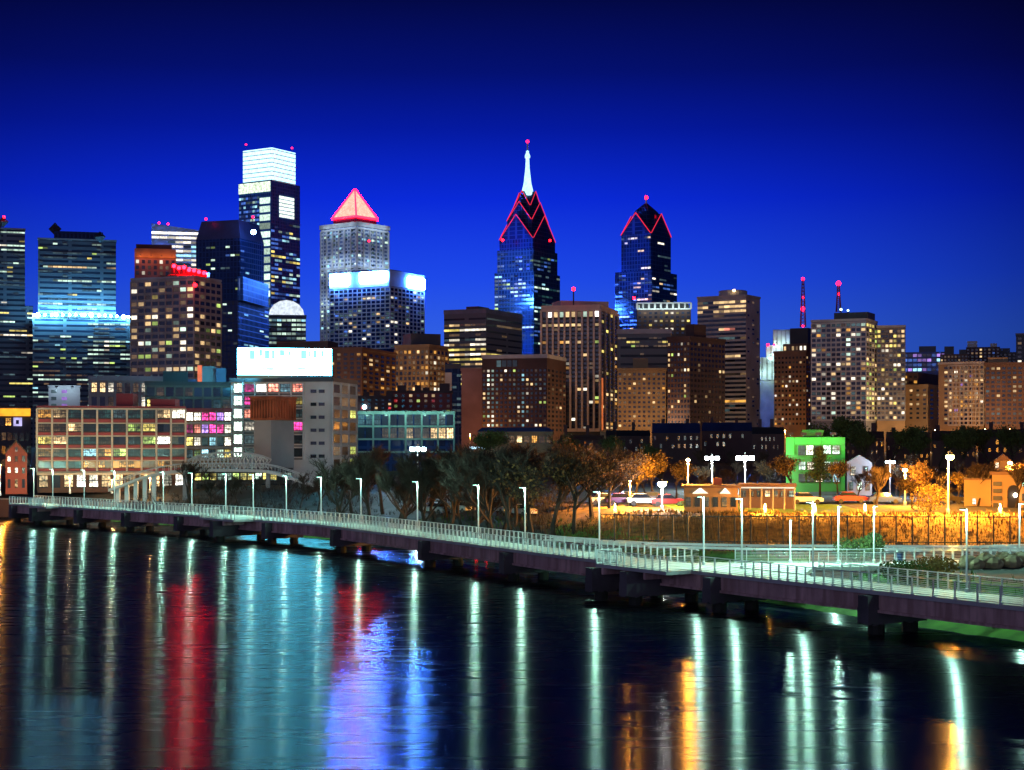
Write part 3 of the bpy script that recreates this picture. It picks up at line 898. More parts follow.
mb = MB(); mb.ball((cen.x, cen.y, zc(141.5, Y)), 1.5, 6); mb.build("beacon", PINKLAMP, b.root)
wn_ = {'none': .42, 'dimc': .20, 'cool': .07, 'lime': .05, 'teal': .14, 'blue': .10, 'cyan': .02}
for fpz, zt, zb_, nn in ((b.fp, 273, 345, 18), (grow(b.fp, -.08), 250, 270, 5)):
    b.win((fpz[3], fpz[0]), zz(zb_, Y), zz(zt, Y), 10, nn, .8, .45, wn_, rows={14: {'lime': 1, 'cool': 1, 'dimc': 1}, 15: {'lime': 1, 'cool': 2, 'none': 1}, 12: {'cool': 1, 'none': 1}}, run=.4)
    b.win((fpz[0], fpz[1]), zz(zb_, Y), zz(zt, Y), 7, nn, .8, .45, wn_, run=.4)
beacon(b, 502.5, 240, Y + 6, 1.9, REDLAMP, 3); beacon(b, 550, 240.5, Y + 10, 1.5, REDLAMP, 3)
b.done()

b = Bld("skyscraper", "dark blue glass skyscraper with red zigzag lights under a blunt pointed roof", "skyscraper", corner_fp(615, 652, 677, Y, 34))
cen = sum((Vector(p) for p in b.fp), Vector((0, 0))) / 4
b.body(zz(270, Y), M['navyglass'])
t1 = grow(b.fp, -.20)
b.body(zz(232, Y), M['navyglass'], zz(270, Y) + .02, "upper_wall", t1)
gable_tier(b, t1, zz(232, Y) + .02, zz(215, cen.y), M['navyglass'], r=.42)
t2 = grow(b.fp, -.34); t3 = grow(b.fp, -.62)
mb = MB(); mb.frustum(t2, zz(229, Y), t3, zz(212, cen.y)); mb.frustum(t3, zz(212, cen.y) + .02, grow(b.fp, -.95), zz(203.5, cen.y)); mb.build("pointed_roof", M['navyglass'], b.root)
mb = MB(); mb.tube([(cen.x, cen.y, zz(204, cen.y)), (cen.x, cen.y, zz(199, cen.y))], .8, 6); mb.build("mast", M['steel'], b.root)
mb = MB(); mb.ball((cen.x, cen.y, zz(197.5, cen.y)), 1.7, 6); mb.build("beacon", REDLAMP, b.root)
wr = {'none': .78, 'dimc': .08, 'white': .05, 'warm': .05, 'dimw': .04}
b.win((t1[3], t1[0]), zz(269, Y), zz(234, Y), 9, 8, .85, .4, wr, run=.4); b.win((t1[0], t1[1]), zz(269, Y), zz(234, Y), 6, 8, .85, .4, wr, run=.4)
b.win(b.face('L'), zz(330, Y), zz(272, Y), 10, 14, .85, .4, {'none': .6, 'blue': .25, 'dimc': .1, 'warm': .05}, run=.3)
b.win(b.face('R'), zz(330, Y), zz(272, Y), 7, 14, .85, .4, {'none': .6, 'white': .08, 'dimc': .12, 'blue': .15, 'warm': .05}, run=.3)
beacon(b, 634, 298, Y - 4, 1.7, REDLAMP, 0)
b.done()

# ================================================================== middle distance blocks
Y = 700
b = Bld("brick_block", "long brown block with few amber windows behind the rooftop billboard", "brick building", corner_fp(277, 362, 396, Y, 14))
b.body(zz(349, Y), M['brown']); b.parapet(zz(349, Y), M['brown'])
b.body(zz(340, Y), M['brown'], zz(349, Y), "penthouse", corner_fp(277, 328, 338, Y + 6, 14))
wb = {'dark': .66, 'dimw': .18, 'amber': .10, 'warm': .06}
b.win(b.face('L'), zz(420, Y), zz(352, Y), 13, 15, .5, .5, wb); b.win(b.face('R'), zz(420, Y), zz(352, Y), 6, 15, .5, .5, wb)
b.done()

Y = 800
b = Bld("apartment_block", "ochre apartment block washed in amber street light with a dark rooftop plant", "apartment block", corner_fp(395, 429, 448, Y, 24))
b.body(zz(346, Y), M['amber']); b.parapet(zz(346, Y), M['amber'])
wl_ = {'dark': .3, 'dimw': .36, 'amber': .18, 'warm': .12, 'white': .04}
b.win(b.face('L'), zz(402, Y), zz(349, Y), 8, 10, .55, .55, wl_); b.frame(b.face('L'), zz(402, Y), zz(349, Y), 8, 10, .8, .8, .4)
b.win(b.face('R'), zz(402, Y), zz(349, Y), 5, 10, .55, .55, wl_); b.frame(b.face('R'), zz(402, Y), zz(349, Y), 5, 10, .8, .8, .4)
mb = MB(); q = (b.fp[0] + b.fp[2]) / 2; mb.box((q.x, q.y, zz(341, Y)), (8, 6, 4.2), RAD(24)); mb.build("plant_room", M['dgrey'], b.root)
b.done(M['amber'])

Y = 1000
b = Bld("office_block", "curved-corner grey office block with bands of lit yellow floors", "office block", corner_fp(444, 486, 522, Y, 26))
b.body(zz(313, Y), M['greyglass']); b.body(zz(308.5, Y), M['grey'], zz(313, Y) + .02, "cornice", grow(b.fp, .01))
m_off = {'none': .35, 'dimw': .35, 'dimc': .2, 'warm': .1}
yl = {'yellow': 2.2, 'warm': 1, 'none': .5}; wh = {'white': 1.4, 'warm': 1, 'dimw': .6}
yl = {'yellow': 2.2, 'warm': 1}; rws = {0: yl, 1: wh, 2: yl, 3: wh, 4: yl, 5: yl, 6: wh, 7: yl, 8: wh, 9: {'dimc': 1, 'white': .7, 'warm': .5}, 11: {'yellow': 1, 'dimw': 1, 'white': .6}}
b.win(b.face('L'), zz(386, Y), zz(322, Y), 8, 13, .95, .42, m_off, rows=rws, run=.5)
b.win(b.face('R'), zz(386, Y), zz(322, Y), 7, 13, .95, .42, {'none': .7, 'dimw': .2, 'lime': .1}, rows={0: yl, 1: {'dimw': 1, 'yellow': 1}, 2: yl, 4: yl, 6: yl}, run=.5)
b.plant(zz(308.5, Y), 2, M['dgrey'], 4)
b.done()

Y = 720
b = Bld("brick_wall_block", "windowless pink slab end of a narrow block beside the brown hotel", "narrow block", flat_fp(461.5, 482, Y, 40))
b.body(zz(370, Y), M['pinkw']); b.parapet(zz(370, Y), M['pinkw'])
b.done()
b = Bld("office_block", "slim white-edged block with dark glass strip beside the pink slab", "office block", flat_fp(445, 461, Y + 6, 30))
b.body(zz(363, Y), M['navyglass'])
b.slab(b.face(0), zz(430, Y), zz(372, Y), M['pale'], "edge_panel", .5, 0, .42)
b.slab(b.face(0), zz(368, Y), zz(364, Y), M['dgrey'], "fascia", .6, 0, 1)
b.win(b.face(0), zz(425, Y), zz(372, Y), 2, 9, .9, .4, {'dimc': .6, 'none': .4}, u0=.45)
b.done()

Y = 690
b = Bld("hotel_block", "brown brick hotel with scattered lit rooms and a pale strip of windows on top", "hotel", corner_fp(482, 547, 566, Y, 16))
b.body(zz(358, Y), M['dbrown']); b.body(zz(354, Y), M['pale'], zz(358, Y) + .02, "cornice", grow(b.fp, .012))
wp = {'dark': .58, 'dimw': .16, 'warm': .10, 'white': .06, 'dimc': .08, 'lime': .02}
lt = {'cool': 2, 'white': 1, 'dimc': .6}
b.win(b.face('L'), zz(432, Y), zz(368, Y), 15, 14, .5, .5, wp, cols={1: lt, 2: lt, 9: {'cyan': 1, 'dimc': 1, 'dark': 1}})
b.win(b.face('L'), zz(367, Y), zz(359, Y), 4, 1, .8, .8, {'dimc': 1}, u0=.22, u1=.55)
b.win(b.face('R'), zz(432, Y), zz(368, Y), 5, 14, .45, .5, {'dark': .85, 'dimw': .1, 'warm': .05})
b.done()

Y = 800
b = Bld("office_tower", "tan stone office tower with tall vertical piers and a lit top storey, red beacon above", "office tower", corner_fp(541.5, 600, 617.5, Y, 16))
b.body(zz(308, Y), M['black'])
b.body(zz(304.5, Y), M['stone'], zz(308, Y) + .02, "cornice", grow(b.fp, .012))
mb = MB(); q = (b.fp[0] + b.fp[2]) / 2; mb.box((q.x, q.y, zz(302.5, Y)), (13, 7, 2.2), RAD(16)); mb.build("plant_room", M['stone'], b.root)
zt, zb_ = zz(309, Y), zz(430, Y)
b.frame(b.face('L'), zb_, zt, 10, 1, 1.0, 1.6, .8); b.frame(b.face('R'), zb_, zt, 4, 1, 1.1, 1.6, .8)
b.slab(b.face('L'), zz(342, Y), zz(330, Y), M['black'], "panel", .1, .02, .98)
wo = {'dark': .80, 'warm': .06, 'white': .05, 'dimw': .05, 'amber': .03, 'lime': .01}
b.win(b.face('L'), zz(430, Y), zz(318, Y), 10, 26, .62, .6, wo, rows={24: {'warm': 3, 'dark': 1.2}, 25: {'dark': 1}})
b.win(b.face('L'), zz(317, Y), zz(310.5, Y), 10, 1, .62, .8, {'bright': 2, 'warm': 3, 'cool': 2}, cols={0: {'dark': 1}})
b.win(b.face('R'), zz(430, Y), zz(310, Y), 4, 28, .6, .6, {'dark': .82, 'warm': .08, 'yellow': .05, 'amber': .05})
b.slab(b.face('R'), zz(430, Y), zz(378, Y), lit("amber_stair_glow", (1, .22, .04), .55, .1, False, .4), "lit_pier", 1.0, .0, .07)
beacon(b, 573.5, 289, Y, 1.3, REDLAMP, 8)
b.done(M['stone'])

Y = 1100
b = Bld("apartment_tower", "dark red tower with a white-lit colonnade along its roof", "apartment tower", flat_fp(637, 691, Y, 30))
b.body(zz(309, Y), M['dbrown'])
b.win(b.face(0), zz(335, Y), zz(311, Y), 10, 6, .5, .5, {'dark': .75, 'dimw': .12, 'white': .06, 'yellow': .07})
mb = MB()
b.body(zz(303, Y), M['dgrey'], zz(309, Y) + .02, "attic", grow(b.fp, -.1))
b.frame(b.face(0), zz(309, Y), zz(303, Y), 9, 1, 1.3, .9, .5)
b.win(b.face(0), zz(308.5, Y), zz(304, Y), 10, 1, .45, .7, {'cool': 1, 'dimc': 2}, off=-1.7)
added_facade_flood(b, b.face(0), zz(309, Y), 5, (.1, .3, .5, .7,   .9), 1100, (.75, 1, .98))
b.done(M['white'])

Y = 760
b = Bld("office_block", "grey flat-topped office block with a row of lit upper windows beside the stone tower", "office block", flat_fp(617.5, 671, Y, 45))
b.body(zz(333, Y), M['greyglass']); b.parapet(zz(333, Y), M['stone'], 2.2)
b.win(b.face(0), zz(356, Y), zz(336, Y), 12, 5, .85, .45, {'none': .8, 'dimw': .2}, rows={3: {'yellow': 1, 'warm': 1, 'none': 1.2}, 2: {'dimw': 1, 'none': 1, 'lime': .3}}, run=.3)
b.done()
Y = 730
b = Bld("loft_block", "low tan block glowing orange under street lamps, in front of the grey office block", "loft block", flat_fp(617.5, 666, Y, 20))
b.body(zz(370, Y), M['amber']); b.parapet(zz(370, Y), M['amber'])
b.body(zz(358, Y), M['amber'], zz(370, Y), "stair_tower", flat_fp(633, 648, Y + 4, 12))
b.win(b.face(0), zz(428, Y), zz(372, Y), 10, 12, .5, .45, {'dark': .68, 'dimw': .22, 'amber': .05, 'warm': .05})
b.done()

Y = 700
b = Bld("apartment_tower", "dark maroon brick apartment tower with small scattered lit windows", "apartment tower", corner_fp(667.5, 690, 725, Y, 38))
b.body(zz(338, Y), M['dbrown']); b.parapet(zz(338, Y), M['dbrown'])
b.body(zz(323, Y), M['dbrown'], zz(338, Y), "penthouse", corner_fp(686, 694, 706, Y + 6, 38))
wu = {'dark': .72, 'dimw': .1, 'warm': .1, 'white': .06, 'lime': .02}
b.win(b.face('L'), zz(430, Y), zz(341, Y), 7, 17, .5, .5, wu); b.win(b.face('R'), zz(430, Y), zz(341, Y), 10, 17, .5, .5, {'dark': .9, 'dimw': .05, 'warm': .05})
b.done()

Y = 900
b = Bld("office_tower", "banded concrete office tower with a drum on its roof and lit orange floors", "office tower", corner_fp(697.5, 746, 760, Y, 32))
b.body(zz(296, Y), M['cream']); b.parapet(zz(296, Y), M['cream'])
c = at(733, 292, Y + 22)
mb = MB(); mb.lathe((c.x, c.y), [(8.2, zz(297, Y)), (8.2, zz(288, Y)), (7.6, zz(287.3, Y))], 24); mb.build("drum", M['cream'], b.root)
mb = MB(); mb.ball(at(734, 290.5, Y + 12), .7, 5); mb.build("roof_lamp", lit("warm_roof_lamp", (1, .7, .35), 14, 0, True, 0), b.root)
wv = {'dark': .85, 'dimw': .06, 'dimc': .05, 'warm': .04}
rv = {25: {'warm': 1, 'dark': 1}, 26: {'warm': 1, 'dark': 1.4}, 22: {'amber': .5, 'dark': 1}, 21: {'coral': .4, 'warm': .4, 'dark': 1}, 15: {'amber': 2, 'warm': 1, 'dark': 1}, 6: {'warm': 1, 'dark': 1}, 5: {'amber': 1, 'dark': 1}}
b.win(b.face('L'), zz(426, Y), zz(299, Y), 9, 28, .99, .52, wv, rows=rv, run=.45)
b.win(b.face('R'), zz(426, Y), zz(299, Y), 3, 28, .4, .4, {'none': .7, 'dark': .25, 'dimw': .05})
b.done()

Y = 1500
b = Bld("civic_tower", "stepped pale civic building floodlit mint white with a red lamp on its shoulder", "civic building", flat_fp(757, 793, Y, 40))
FLOODW = M['white']
b.body(zz(357, Y), M['pale'])
b.body(zz(345, Y), M['pale'], zz(357, Y), "middle_tier", flat_fp(766, 792, Y + 4, 30))
b.body(zz(329, Y), M['pale'], zz(345, Y), "upper_tier", flat_fp(773, 790, Y + 8, 22))
for tier, x0, x1, y0, y1, n_, k in ((0, 757, 793, 380, 358, 7, 3), (4, 766, 792, 356, 346, 5, 2), (8, 773, 790, 344, 330, 4, 2)):
    f_ = flat_fp(x0, x1, Y + tier, 10)
    for i in range(n_):
        b.slab((f_[0], f_[1]), zz(y0, Y), zz(y1, Y), FLOODW, "lit_pilaster", .9, (i + .12) / n_, (i + .8) / n_)
added_facade_flood(b, b.face(0), zz(372, Y), 9, (.15, .5, .85), 3200, (.6, 1, .85))
f_ = flat_fp(766, 792, Y + 4, 30); added_facade_flood(b, (f_[0], f_[1]), zz(356, Y), 7, (.2, .5, .8), 2400, (.6, 1, .85))
f_ = flat_fp(773, 790, Y + 8, 22); added_facade_flood(b, (f_[0], f_[1]), zz(343, Y), 7, (.2, .8), 2400, (.6, 1, .85))
beacon(b, 768, 345, Y - 3, 2.0, PINKLAMP, 0); beacon(b, 774.5, 345, Y - 3, 1.6, PINKLAMP, 0)
b.done()

Y = 850
b = Bld("apartment_tower", "dark stepped brown tower below the pink-lit lattice mast", "apartment tower", corner_fp(774, 806, 812.5, Y, 30))
b.body(zz(352, Y), M['brown']); b.parapet(zz(352, Y), M['brown'])
b.body(zz(343, Y), M['brown'], zz(352, Y), "middle_tier", corner_fp(783, 807, 811, Y + 3, 30))
b.body(zz(327, Y), M['black'], zz(343, Y), "upper_tier", corner_fp(790, 808, 811, Y + 6, 30))
wx = {'dark': .74, 'dimw': .12, 'warm': .06, 'white': .05, 'amber': .03}
b.win(b.face('L'), zz(426, Y), zz(355, Y), 9, 15, .5, .45, wx); b.win(b.face('R'), zz(426, Y), zz(355, Y), 3, 15, .4, .45, wx)
f_ = corner_fp(783, 807, 811, Y + 3, 30); b.win((f_[3], f_[0]), zz(350, Y), zz(345, Y), 6, 1, .5, .8, {'white': 1, 'dimw': 1, 'warm': 1})
b.done()

def lattice_mast(label, px, ytop, ybase, Y, beacons, w=1.3):
    t = thing("radio_mast", label, "radio mast", at(px, ybase, Y))
    a, c = at(px, ybase, Y), at(px, ytop, Y)
    mb = MB(); n_ = 14
    for sx, sy in ((-1, -1), (1, -1), (1, 1), (-1, 1)):
        mb.tube([(a.x + sx * w, a.y + sy * w, a.z), (c.x + sx * w * .3, c.y + sy * w * .3, c.z)], .22, 4)
    for i in range(n_):
        f0, f1 = i / n_, (i + 1) / n_
        for (s0, s1) in (((-1, -1), (1, -1)), ((1, -1), (1, 1)), ((1, 1), (-1, 1)), ((-1, 1), (-1, -1))):
            w0, w1 = w * (1 - .7 * f0), w * (1 - .7 * f1)
            mb.tube([(a.x + s0[0] * w0, a.y + s0[1] * w0, a.z + (c.z - a.z) * f0), (a.x + s1[0] * w1, a.y + s1[1] * w1, a.z + (c.z - a.z) * f1)], .14, 3)
    mb.build("lattice", M['redmetal'], t)
    for py, r in beacons:
        m2 = MB(); m2.ball(at(px, py, Y), r * .72, 6); m2.build("beacon", PINKLAMP, t, smooth=True)
lattice_mast("tall thin lattice mast with three pink beacons on the dark stepped tower", 803, 279, 327, 858, ((279, 1.3), (297.5, .9), (309, 1.7), (326, .9)))

Y = 800
b = Bld("apartment_tower", "wide grey panel apartment tower with many lit windows and a rooftop mast", "apartment tower", corner_fp(811.5, 866, 877, Y, 26))
b.body(zz(320, Y), M['grey']); b.parapet(zz(320, Y), M['pale'])
f_ = corner_fp(834, 868, 875, Y + 5, 26); b.body(zz(311, Y), M['dgrey'], zz(320, Y), "penthouse", f_)
wy = {'dark': .50, 'dimc': .22, 'warm': .09, 'white': .07, 'cool': .05, 'amber': .03, 'dimw': .04}
b.win(b.face('L'), zz(420, Y), zz(322, Y), 11, 20, .80, .55, wy); b.frame(b.face('L'), zz(420, Y), zz(322, Y), 11, 20, .5, .8, .35)
b.win(b.face('R'), zz(420, Y), zz(322, Y), 4, 20, .6, .55, {'dark': .5, 'lime': .15, 'yellow': .2, 'warm': .15}); b.frame(b.face('R'), zz(420, Y), zz(322, Y), 4, 20, .5, .8, .3)
beacon(b, 841, 309.5, Y, .8, lit("mint_roof_lamp", (.5, 1, .7), 10, 0, True, 0), 2); beacon(b, 848, 310.5, Y, .7, lit("mint_roof_lamp_small", (.5, 1, .7), 7, 0, True, 0), 2)
b.done(M['pale'])
lattice_mast("short lattice mast with pink beacons on the grey panel apartment tower", 838.5, 283, 312, 815, ((283.5, 1.8), (294, 1.0)), 1.1)
Y = 815
b = Bld("apartment_tower", "narrower olive apartment wing stepping down beside the grey panel tower", "apartment tower", flat_fp(877, 905, Y, 32))
b.body(zz(327, Y), M['amber']); b.parapet(zz(327, Y), M['pale'])
b.win(b.face(0), zz(420, Y), zz(329, Y), 7, 19, .7, .55, {'dark': .5, 'dimw': .22, 'warm': .12, 'yellow': .07, 'white': .06, 'lime': .03}); b.frame(b.face(0), zz(420, Y), zz(329, Y), 7, 19, .5, .7, .3)
b.done(M['grey'])

Y = 1500
b = Bld("office_block", "distant low block with violet-blue lit windows on the skyline", "office block", flat_fp(903, 946, Y, 30))
b.body(zz(352, Y), M['navy'])
b.body(zz(346, Y), M['dgrey'], zz(352, Y), "plant_room", flat_fp(919, 936, Y + 3, 12))
b.win(b.face(0), zz(372, Y), zz(353, Y), 9, 4, .8, .6, {'blue': 2, 'violet': 1, 'dark': 1.5, 'cyan': .3})
b.done()
Y = 1300
for x0, x1, yt, lab, mt in ((940, 968, 354, "distant brown roofline block with a flat parapet beside the violet-lit block", 'brown'), (966, 1000, 347, "distant cream-topped block rising behind the yellow apartment house", 'dbrown'),
                            (994, 1030, 352, "distant dark block below the tall tower at the photo's edge", 'dgrey')):
    b = Bld("apartment_block", lab, "apartment block", flat_fp(x0, x1, Y, 25))
    b.body(zz(yt, Y), M[mt]); b.plant(zz(yt, Y), 2, M['cream'] if mt == 'dbrown' else M['dgrey'], 8)
    b.win(b.face(0), zz(yt + 25, Y), zz(yt + 1, Y), 8, 7, .5, .5, {'dark': .7, 'dimw': .14, 'warm': .08, 'dimc': .05, 'blue': .03})
    b.done()
    Y += 25
Y = 1250
b = Bld("apartment_tower", "dark tower cut off by the photo's edge above the brown apartments", "apartment tower", flat_fp(1016, 1060, Y, 25))
b.body(zz(334, Y), M['dgrey']); b.win(b.face(0), zz(400, Y), zz(336, Y), 6, 14, .5, .5, {'dark': .8, 'dimw': .12, 'white': .08}); b.parapet(zz(334, Y))
b.done()

Y = 820
b = Bld("brick_block", "plain low orange-lit block with a dark roof hut between the apartment houses", "brick building", corner_fp(901, 928, 942, Y, 30))
b.body(zz(386, Y), M['amber']); b.parapet(zz(386, Y), M['amber']); b.body(zz(372, Y), M['dbrown'], zz(386, Y), "roof_hut", corner_fp(903, 918, 940, Y + 5, 30))
b.win(b.face('L'), zz(420, Y), zz(388, Y), 4, 7, .4, .45, {'dark': .8, 'warm': .1, 'dimw': .1}); b.win(b.face('R'), zz(420, Y), zz(388, Y), 2, 7, .4, .45, {'dark': 1})
f_ = corner_fp(903, 918, 940, Y + 5, 30); b.win((f_[3], f_[0]), zz(384, Y), zz(374, Y), 3, 2, .6, .5, {'warm': 1, 'amber': 1, 'dark': 1})
b.done()
Y = 760
b = Bld("apartment_block", "yellow-lit balcony apartment house with stacked glowing bays", "apartment block", corner_fp(938.5, 984, 992, Y, 30))
b.body(zz(363, Y), M['amber']); b.parapet(zz(363, Y), M['cream'])
wz_ = {'dark': .36, 'dimw': .22, 'warm': .16, 'white': .12, 'amber': .1, 'violet': .04}
b.win(b.face('L'), zz(425, Y), zz(365, Y), 9, 14, .6, .5, wz_, cols={0: {'none': 1}, 1: {'warm': 1, 'dark': 1}}); b.frame(b.face('L'), zz(425, Y), zz(365, Y), 9, 14, .5, .6, .5, .22, 1.0)
b.win(b.face('R'), zz(425, Y), zz(365, Y), 3, 14, .5, .5, {'dark': .8, 'amber': .2})
b.done(M['cream'])
Y = 750
b = Bld("apartment_block", "brown apartment block with dark recessed strips at the photo's edge", "apartment block", flat_fp(985, 1050, Y, 30))
b.body(zz(364, Y), M['brown']); b.parapet(zz(364, Y), M['brown']); b.body(zz(357, Y), M['amber'], zz(364, Y), "penthouse", flat_fp(988, 1008, Y + 4, 12))
b.win(b.face(0), zz(425, Y), zz(366, Y), 12, 13, .6, .5, {'dark': .66, 'dimw': .14, 'warm': .1, 'dimc': .1}, cols={3: {'dark': 1}, 4: {'dark': 1}})
b.done()
# ================================================================== ground, river
SHORE = [(-4000, 340), (-400, 318), (-120, 298), (-84, 291), (-48, 253), (-12, 207), (9, 163), (24, 133), (31, 118), (40, 103), (62, 72), (140, -40), (500, -600), (700, -4000)]
RIDGE = [(-4000, 365), (-400, 335), (-110, 310), (-60, 285), (-22, 238), (-4, 200), (8, 176), (20, 170), (60, 168), (120, 166), (300, 160), (900, 100), (2500, -4000)]

def signed(line, x, y):
    best, sd = 1e18, 0
    for (ax, ay), (bx, by) in zip(line, line[1:]):
        dx, dy = bx - ax, by - ay
        t = max(0, min(1, ((x - ax) * dx + (y - ay) * dy) / (dx * dx + dy * dy)))
        px, py = ax + dx * t - x, ay + dy * t - y
        q = px * px + py * py
        if q < best:
            best = q; sd = dx * (y - ay) - dy * (x - ax)
    return math.copysign(math.sqrt(best), sd)

def sm(t):
    t = max(0.0, min(1.0, t)); return t * t * (3 - 2 * t)

def ground_z(x, y):
    d = signed(SHORE, x, y)
    if d < 0: return max(-2.5, d * .45)
    r = signed(RIDGE, x, y)
    z = 2.9 * sm(d / 9) ** .8
    z += 2.6 * sm(r / 15)
    z += 2.6 * sm((r - 60) / 500)
    if d > 9: z += .12 * math.sin(x * .31 + y * .17) * math.sin(y * .23 - x * .11)
    return z

def axis(lo, hi, step, far, grow_=1.35):
    a = []; v = lo
    while v <= hi: a.append(v); v += step
    s = step; v = a[-1]
    while v < far: s *= grow_; v += s; a.append(v)
    s = step; v = a[0]; pre = []
    while v > -far: s *= grow_; v -= s; pre.append(v)
    return list(reversed(pre)) + a
xs = axis(-130, 100, 2.5, 30000); ys = axis(70, 330, 2.5, 30000)
GROUND = [wallmat("river_bank_grass", (.06, .17, .018), .95, .5, .6), wallmat("track_ballast", (.050, .045, .042), .95, .4, .5),
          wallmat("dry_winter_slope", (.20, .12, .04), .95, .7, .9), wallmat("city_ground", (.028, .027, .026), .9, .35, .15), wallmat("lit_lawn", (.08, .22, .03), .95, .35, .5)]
gv = [(x, y, ground_z(x, y)) for y in ys for x in xs]
nx_ = len(xs); gf, gm = [], []
for j in range(len(ys) - 1):
    for i in range(nx_ - 1):
        cx, cy_ = (xs[i] + xs[i + 1]) / 2, (ys[j] + ys[j + 1]) / 2
        gf.append((j * nx_ + i, j * nx_ + i + 1, (j + 1) * nx_ + i + 1, (j + 1) * nx_ + i))
        d, r = signed(SHORE, cx, cy_), signed(RIDGE, cx, cy_)
        k = 0 if d < (10 if cx > 5 else 4) else 1 if r < 0 or cx < 4 and r < 6 else 2 if r < 18 and cx > 4 else 3
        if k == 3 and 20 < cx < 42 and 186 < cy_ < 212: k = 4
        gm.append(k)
me = bpy.data.meshes.new("ground"); me.from_pydata(gv, [], gf)
for m in GROUND: me.materials.append(m)
me.polygons.foreach_set("material_index", gm); me.polygons.foreach_set("use_smooth", [True] * len(gf)); me.update()
ground = bpy.data.objects.new("ground", me); COL.objects.link(ground); tag(ground, kind='structure')

m, n, l, bs = newmat("river_water")
bs.inputs['Base Color'].default_value = (.003, .008, .016, 1)
bs.inputs['Roughness'].default_value = .19
bs.inputs['IOR'].default_value = 1.333
t = n.new('ShaderNodeTexCoord'); mp = n.new('ShaderNodeMapping')
mp.inputs['Scale'].default_value = (.15, .9, 1)
no = n.new('ShaderNodeTexNoise'); no.inputs['Scale'].default_value = 1.0; no.inputs['Detail'].default_value = 4
l.new(t.outputs['Object'], mp.inputs[0]); l.new(mp.outputs[0], no.inputs['Vector'])
mq = n.new('ShaderNodeMapRange'); mq.inputs['From Min'].default_value = .35; mq.inputs['From Max'].default_value = .65
mq.inputs['To Min'].default_value = .268; mq.inputs['To Max'].default_value = .276
l.new(no.outputs['Fac'], mq.inputs['Value']); l.new(mq.outputs[0], bs.inputs['Roughness'])
bs.inputs['Anisotropic'].default_value = 1.0
tg = n.new('ShaderNodeCombineXYZ'); tg.inputs[1].default_value = 1.0      # wave slopes run along the view: crests lie across the river
l.new(tg.outputs[0], bs.inputs['Tangent'])
WATER = m
mb = MB(); mb.face([(-4000, -1500, 0), (1500, -1500, 0), (1500, 420, 0), (-4000, 420, 0)])
water = mb.build("river", WATER); tag(water, kind='structure')

def ribbon(name, line, w, lift, mat, kind='structure', step=3.0):
    mb = MB(); pts = []
    for (ax, ay), (bx, by) in zip(line, line[1:]):
        L = math.hypot(bx - ax, by - ay); k = max(1, int(L / step))
        for i in range(k): pts.append((ax + (bx - ax) * i / k, ay + (by - ay) * i / k))
    pts.append(line[-1])
    L_, R_ = [], []
    for i, p in enumerate(pts):
        q0, q1 = pts[max(i - 1, 0)], pts[min(i + 1, len(pts) - 1)]
        d = Vector((q1[0] - q0[0], q1[1] - q0[1])).normalized(); n_ = Vector((-d.y, d.x)) * (w / 2)
        z = max(ground_z(p[0], p[1]), ground_z(p[0] + n_.x, p[1] + n_.y), ground_z(p[0] - n_.x, p[1] - n_.y)) + lift
        L_.append((p[0] + n_.x, p[1] + n_.y, z)); R_.append((p[0] - n_.x, p[1] - n_.y, z))
    for i in range(len(pts) - 1): mb.face([R_[i], R_[i + 1], L_[i + 1], L_[i]])
    o = mb.build(name, mat); tag(o, kind=kind); return o
ASPH = wallmat("asphalt", (.05, .05, .052), .85, .25, .4)
ribbon("road", [(-6, 232), (6, 222), (30, 219), (120, 217)], 8, .06, ASPH)
mb_line = ribbon("road_marking", [(-6, 232), (6, 222), (30, 219), (120, 217)], .2, .075, M['white'])
ribbon("path", [(-90, 300), (-52, 268), (-16, 218), (-4, 190)], 3.0, .06, wallmat("path_gravel", (.16, .14, .11), .95))

# railway on the flat below the slope
for off, lab in ((-7, "railway track nearest the foot of the lit slope"), (-12, "railway track nearer the river, beside the shore trees")):
    line = [(x, y + off) for x, y in ((4, 186), (14, 174), (24, 170.5), (60, 168), (120, 166))]
    t = thing("railway_track", lab, "railway track", (line[1][0], line[1][1], 3.0), "railway tracks")
    sl = MB(); rails = [MB(), MB()]
    for (ax, ay), (bx, by) in zip(line, line[1:]):
        d = Vector((bx - ax, by - ay)); L = d.length; d.normalize(); n_ = Vector((-d.y, d.x)); yaw = math.atan2(d.y, d.x)
        for k, s in enumerate((-.72, .72)):
            rails[k].box(((ax + bx) / 2 + n_.x * s, (ay + by) / 2 + n_.y * s, 3.22), (L / 2, .04, .08), yaw)
        for i in range(int(L / .7)):
            p = (ax + d.x * i * .7, ay + d.y * i * .7)
            sl.box((p[0], p[1], 3.08), (.12, 1.25, .07), yaw)
    for r_ in rails: r_.build("rail", M['steel'], t)
    o = sl.build("sleepers", M['dbrown'], t); o['kind'] = 'stuff'

# ================================================================== near buildings, west end
def gz(px, Y): return ground_z(K(px) * Y, Y)

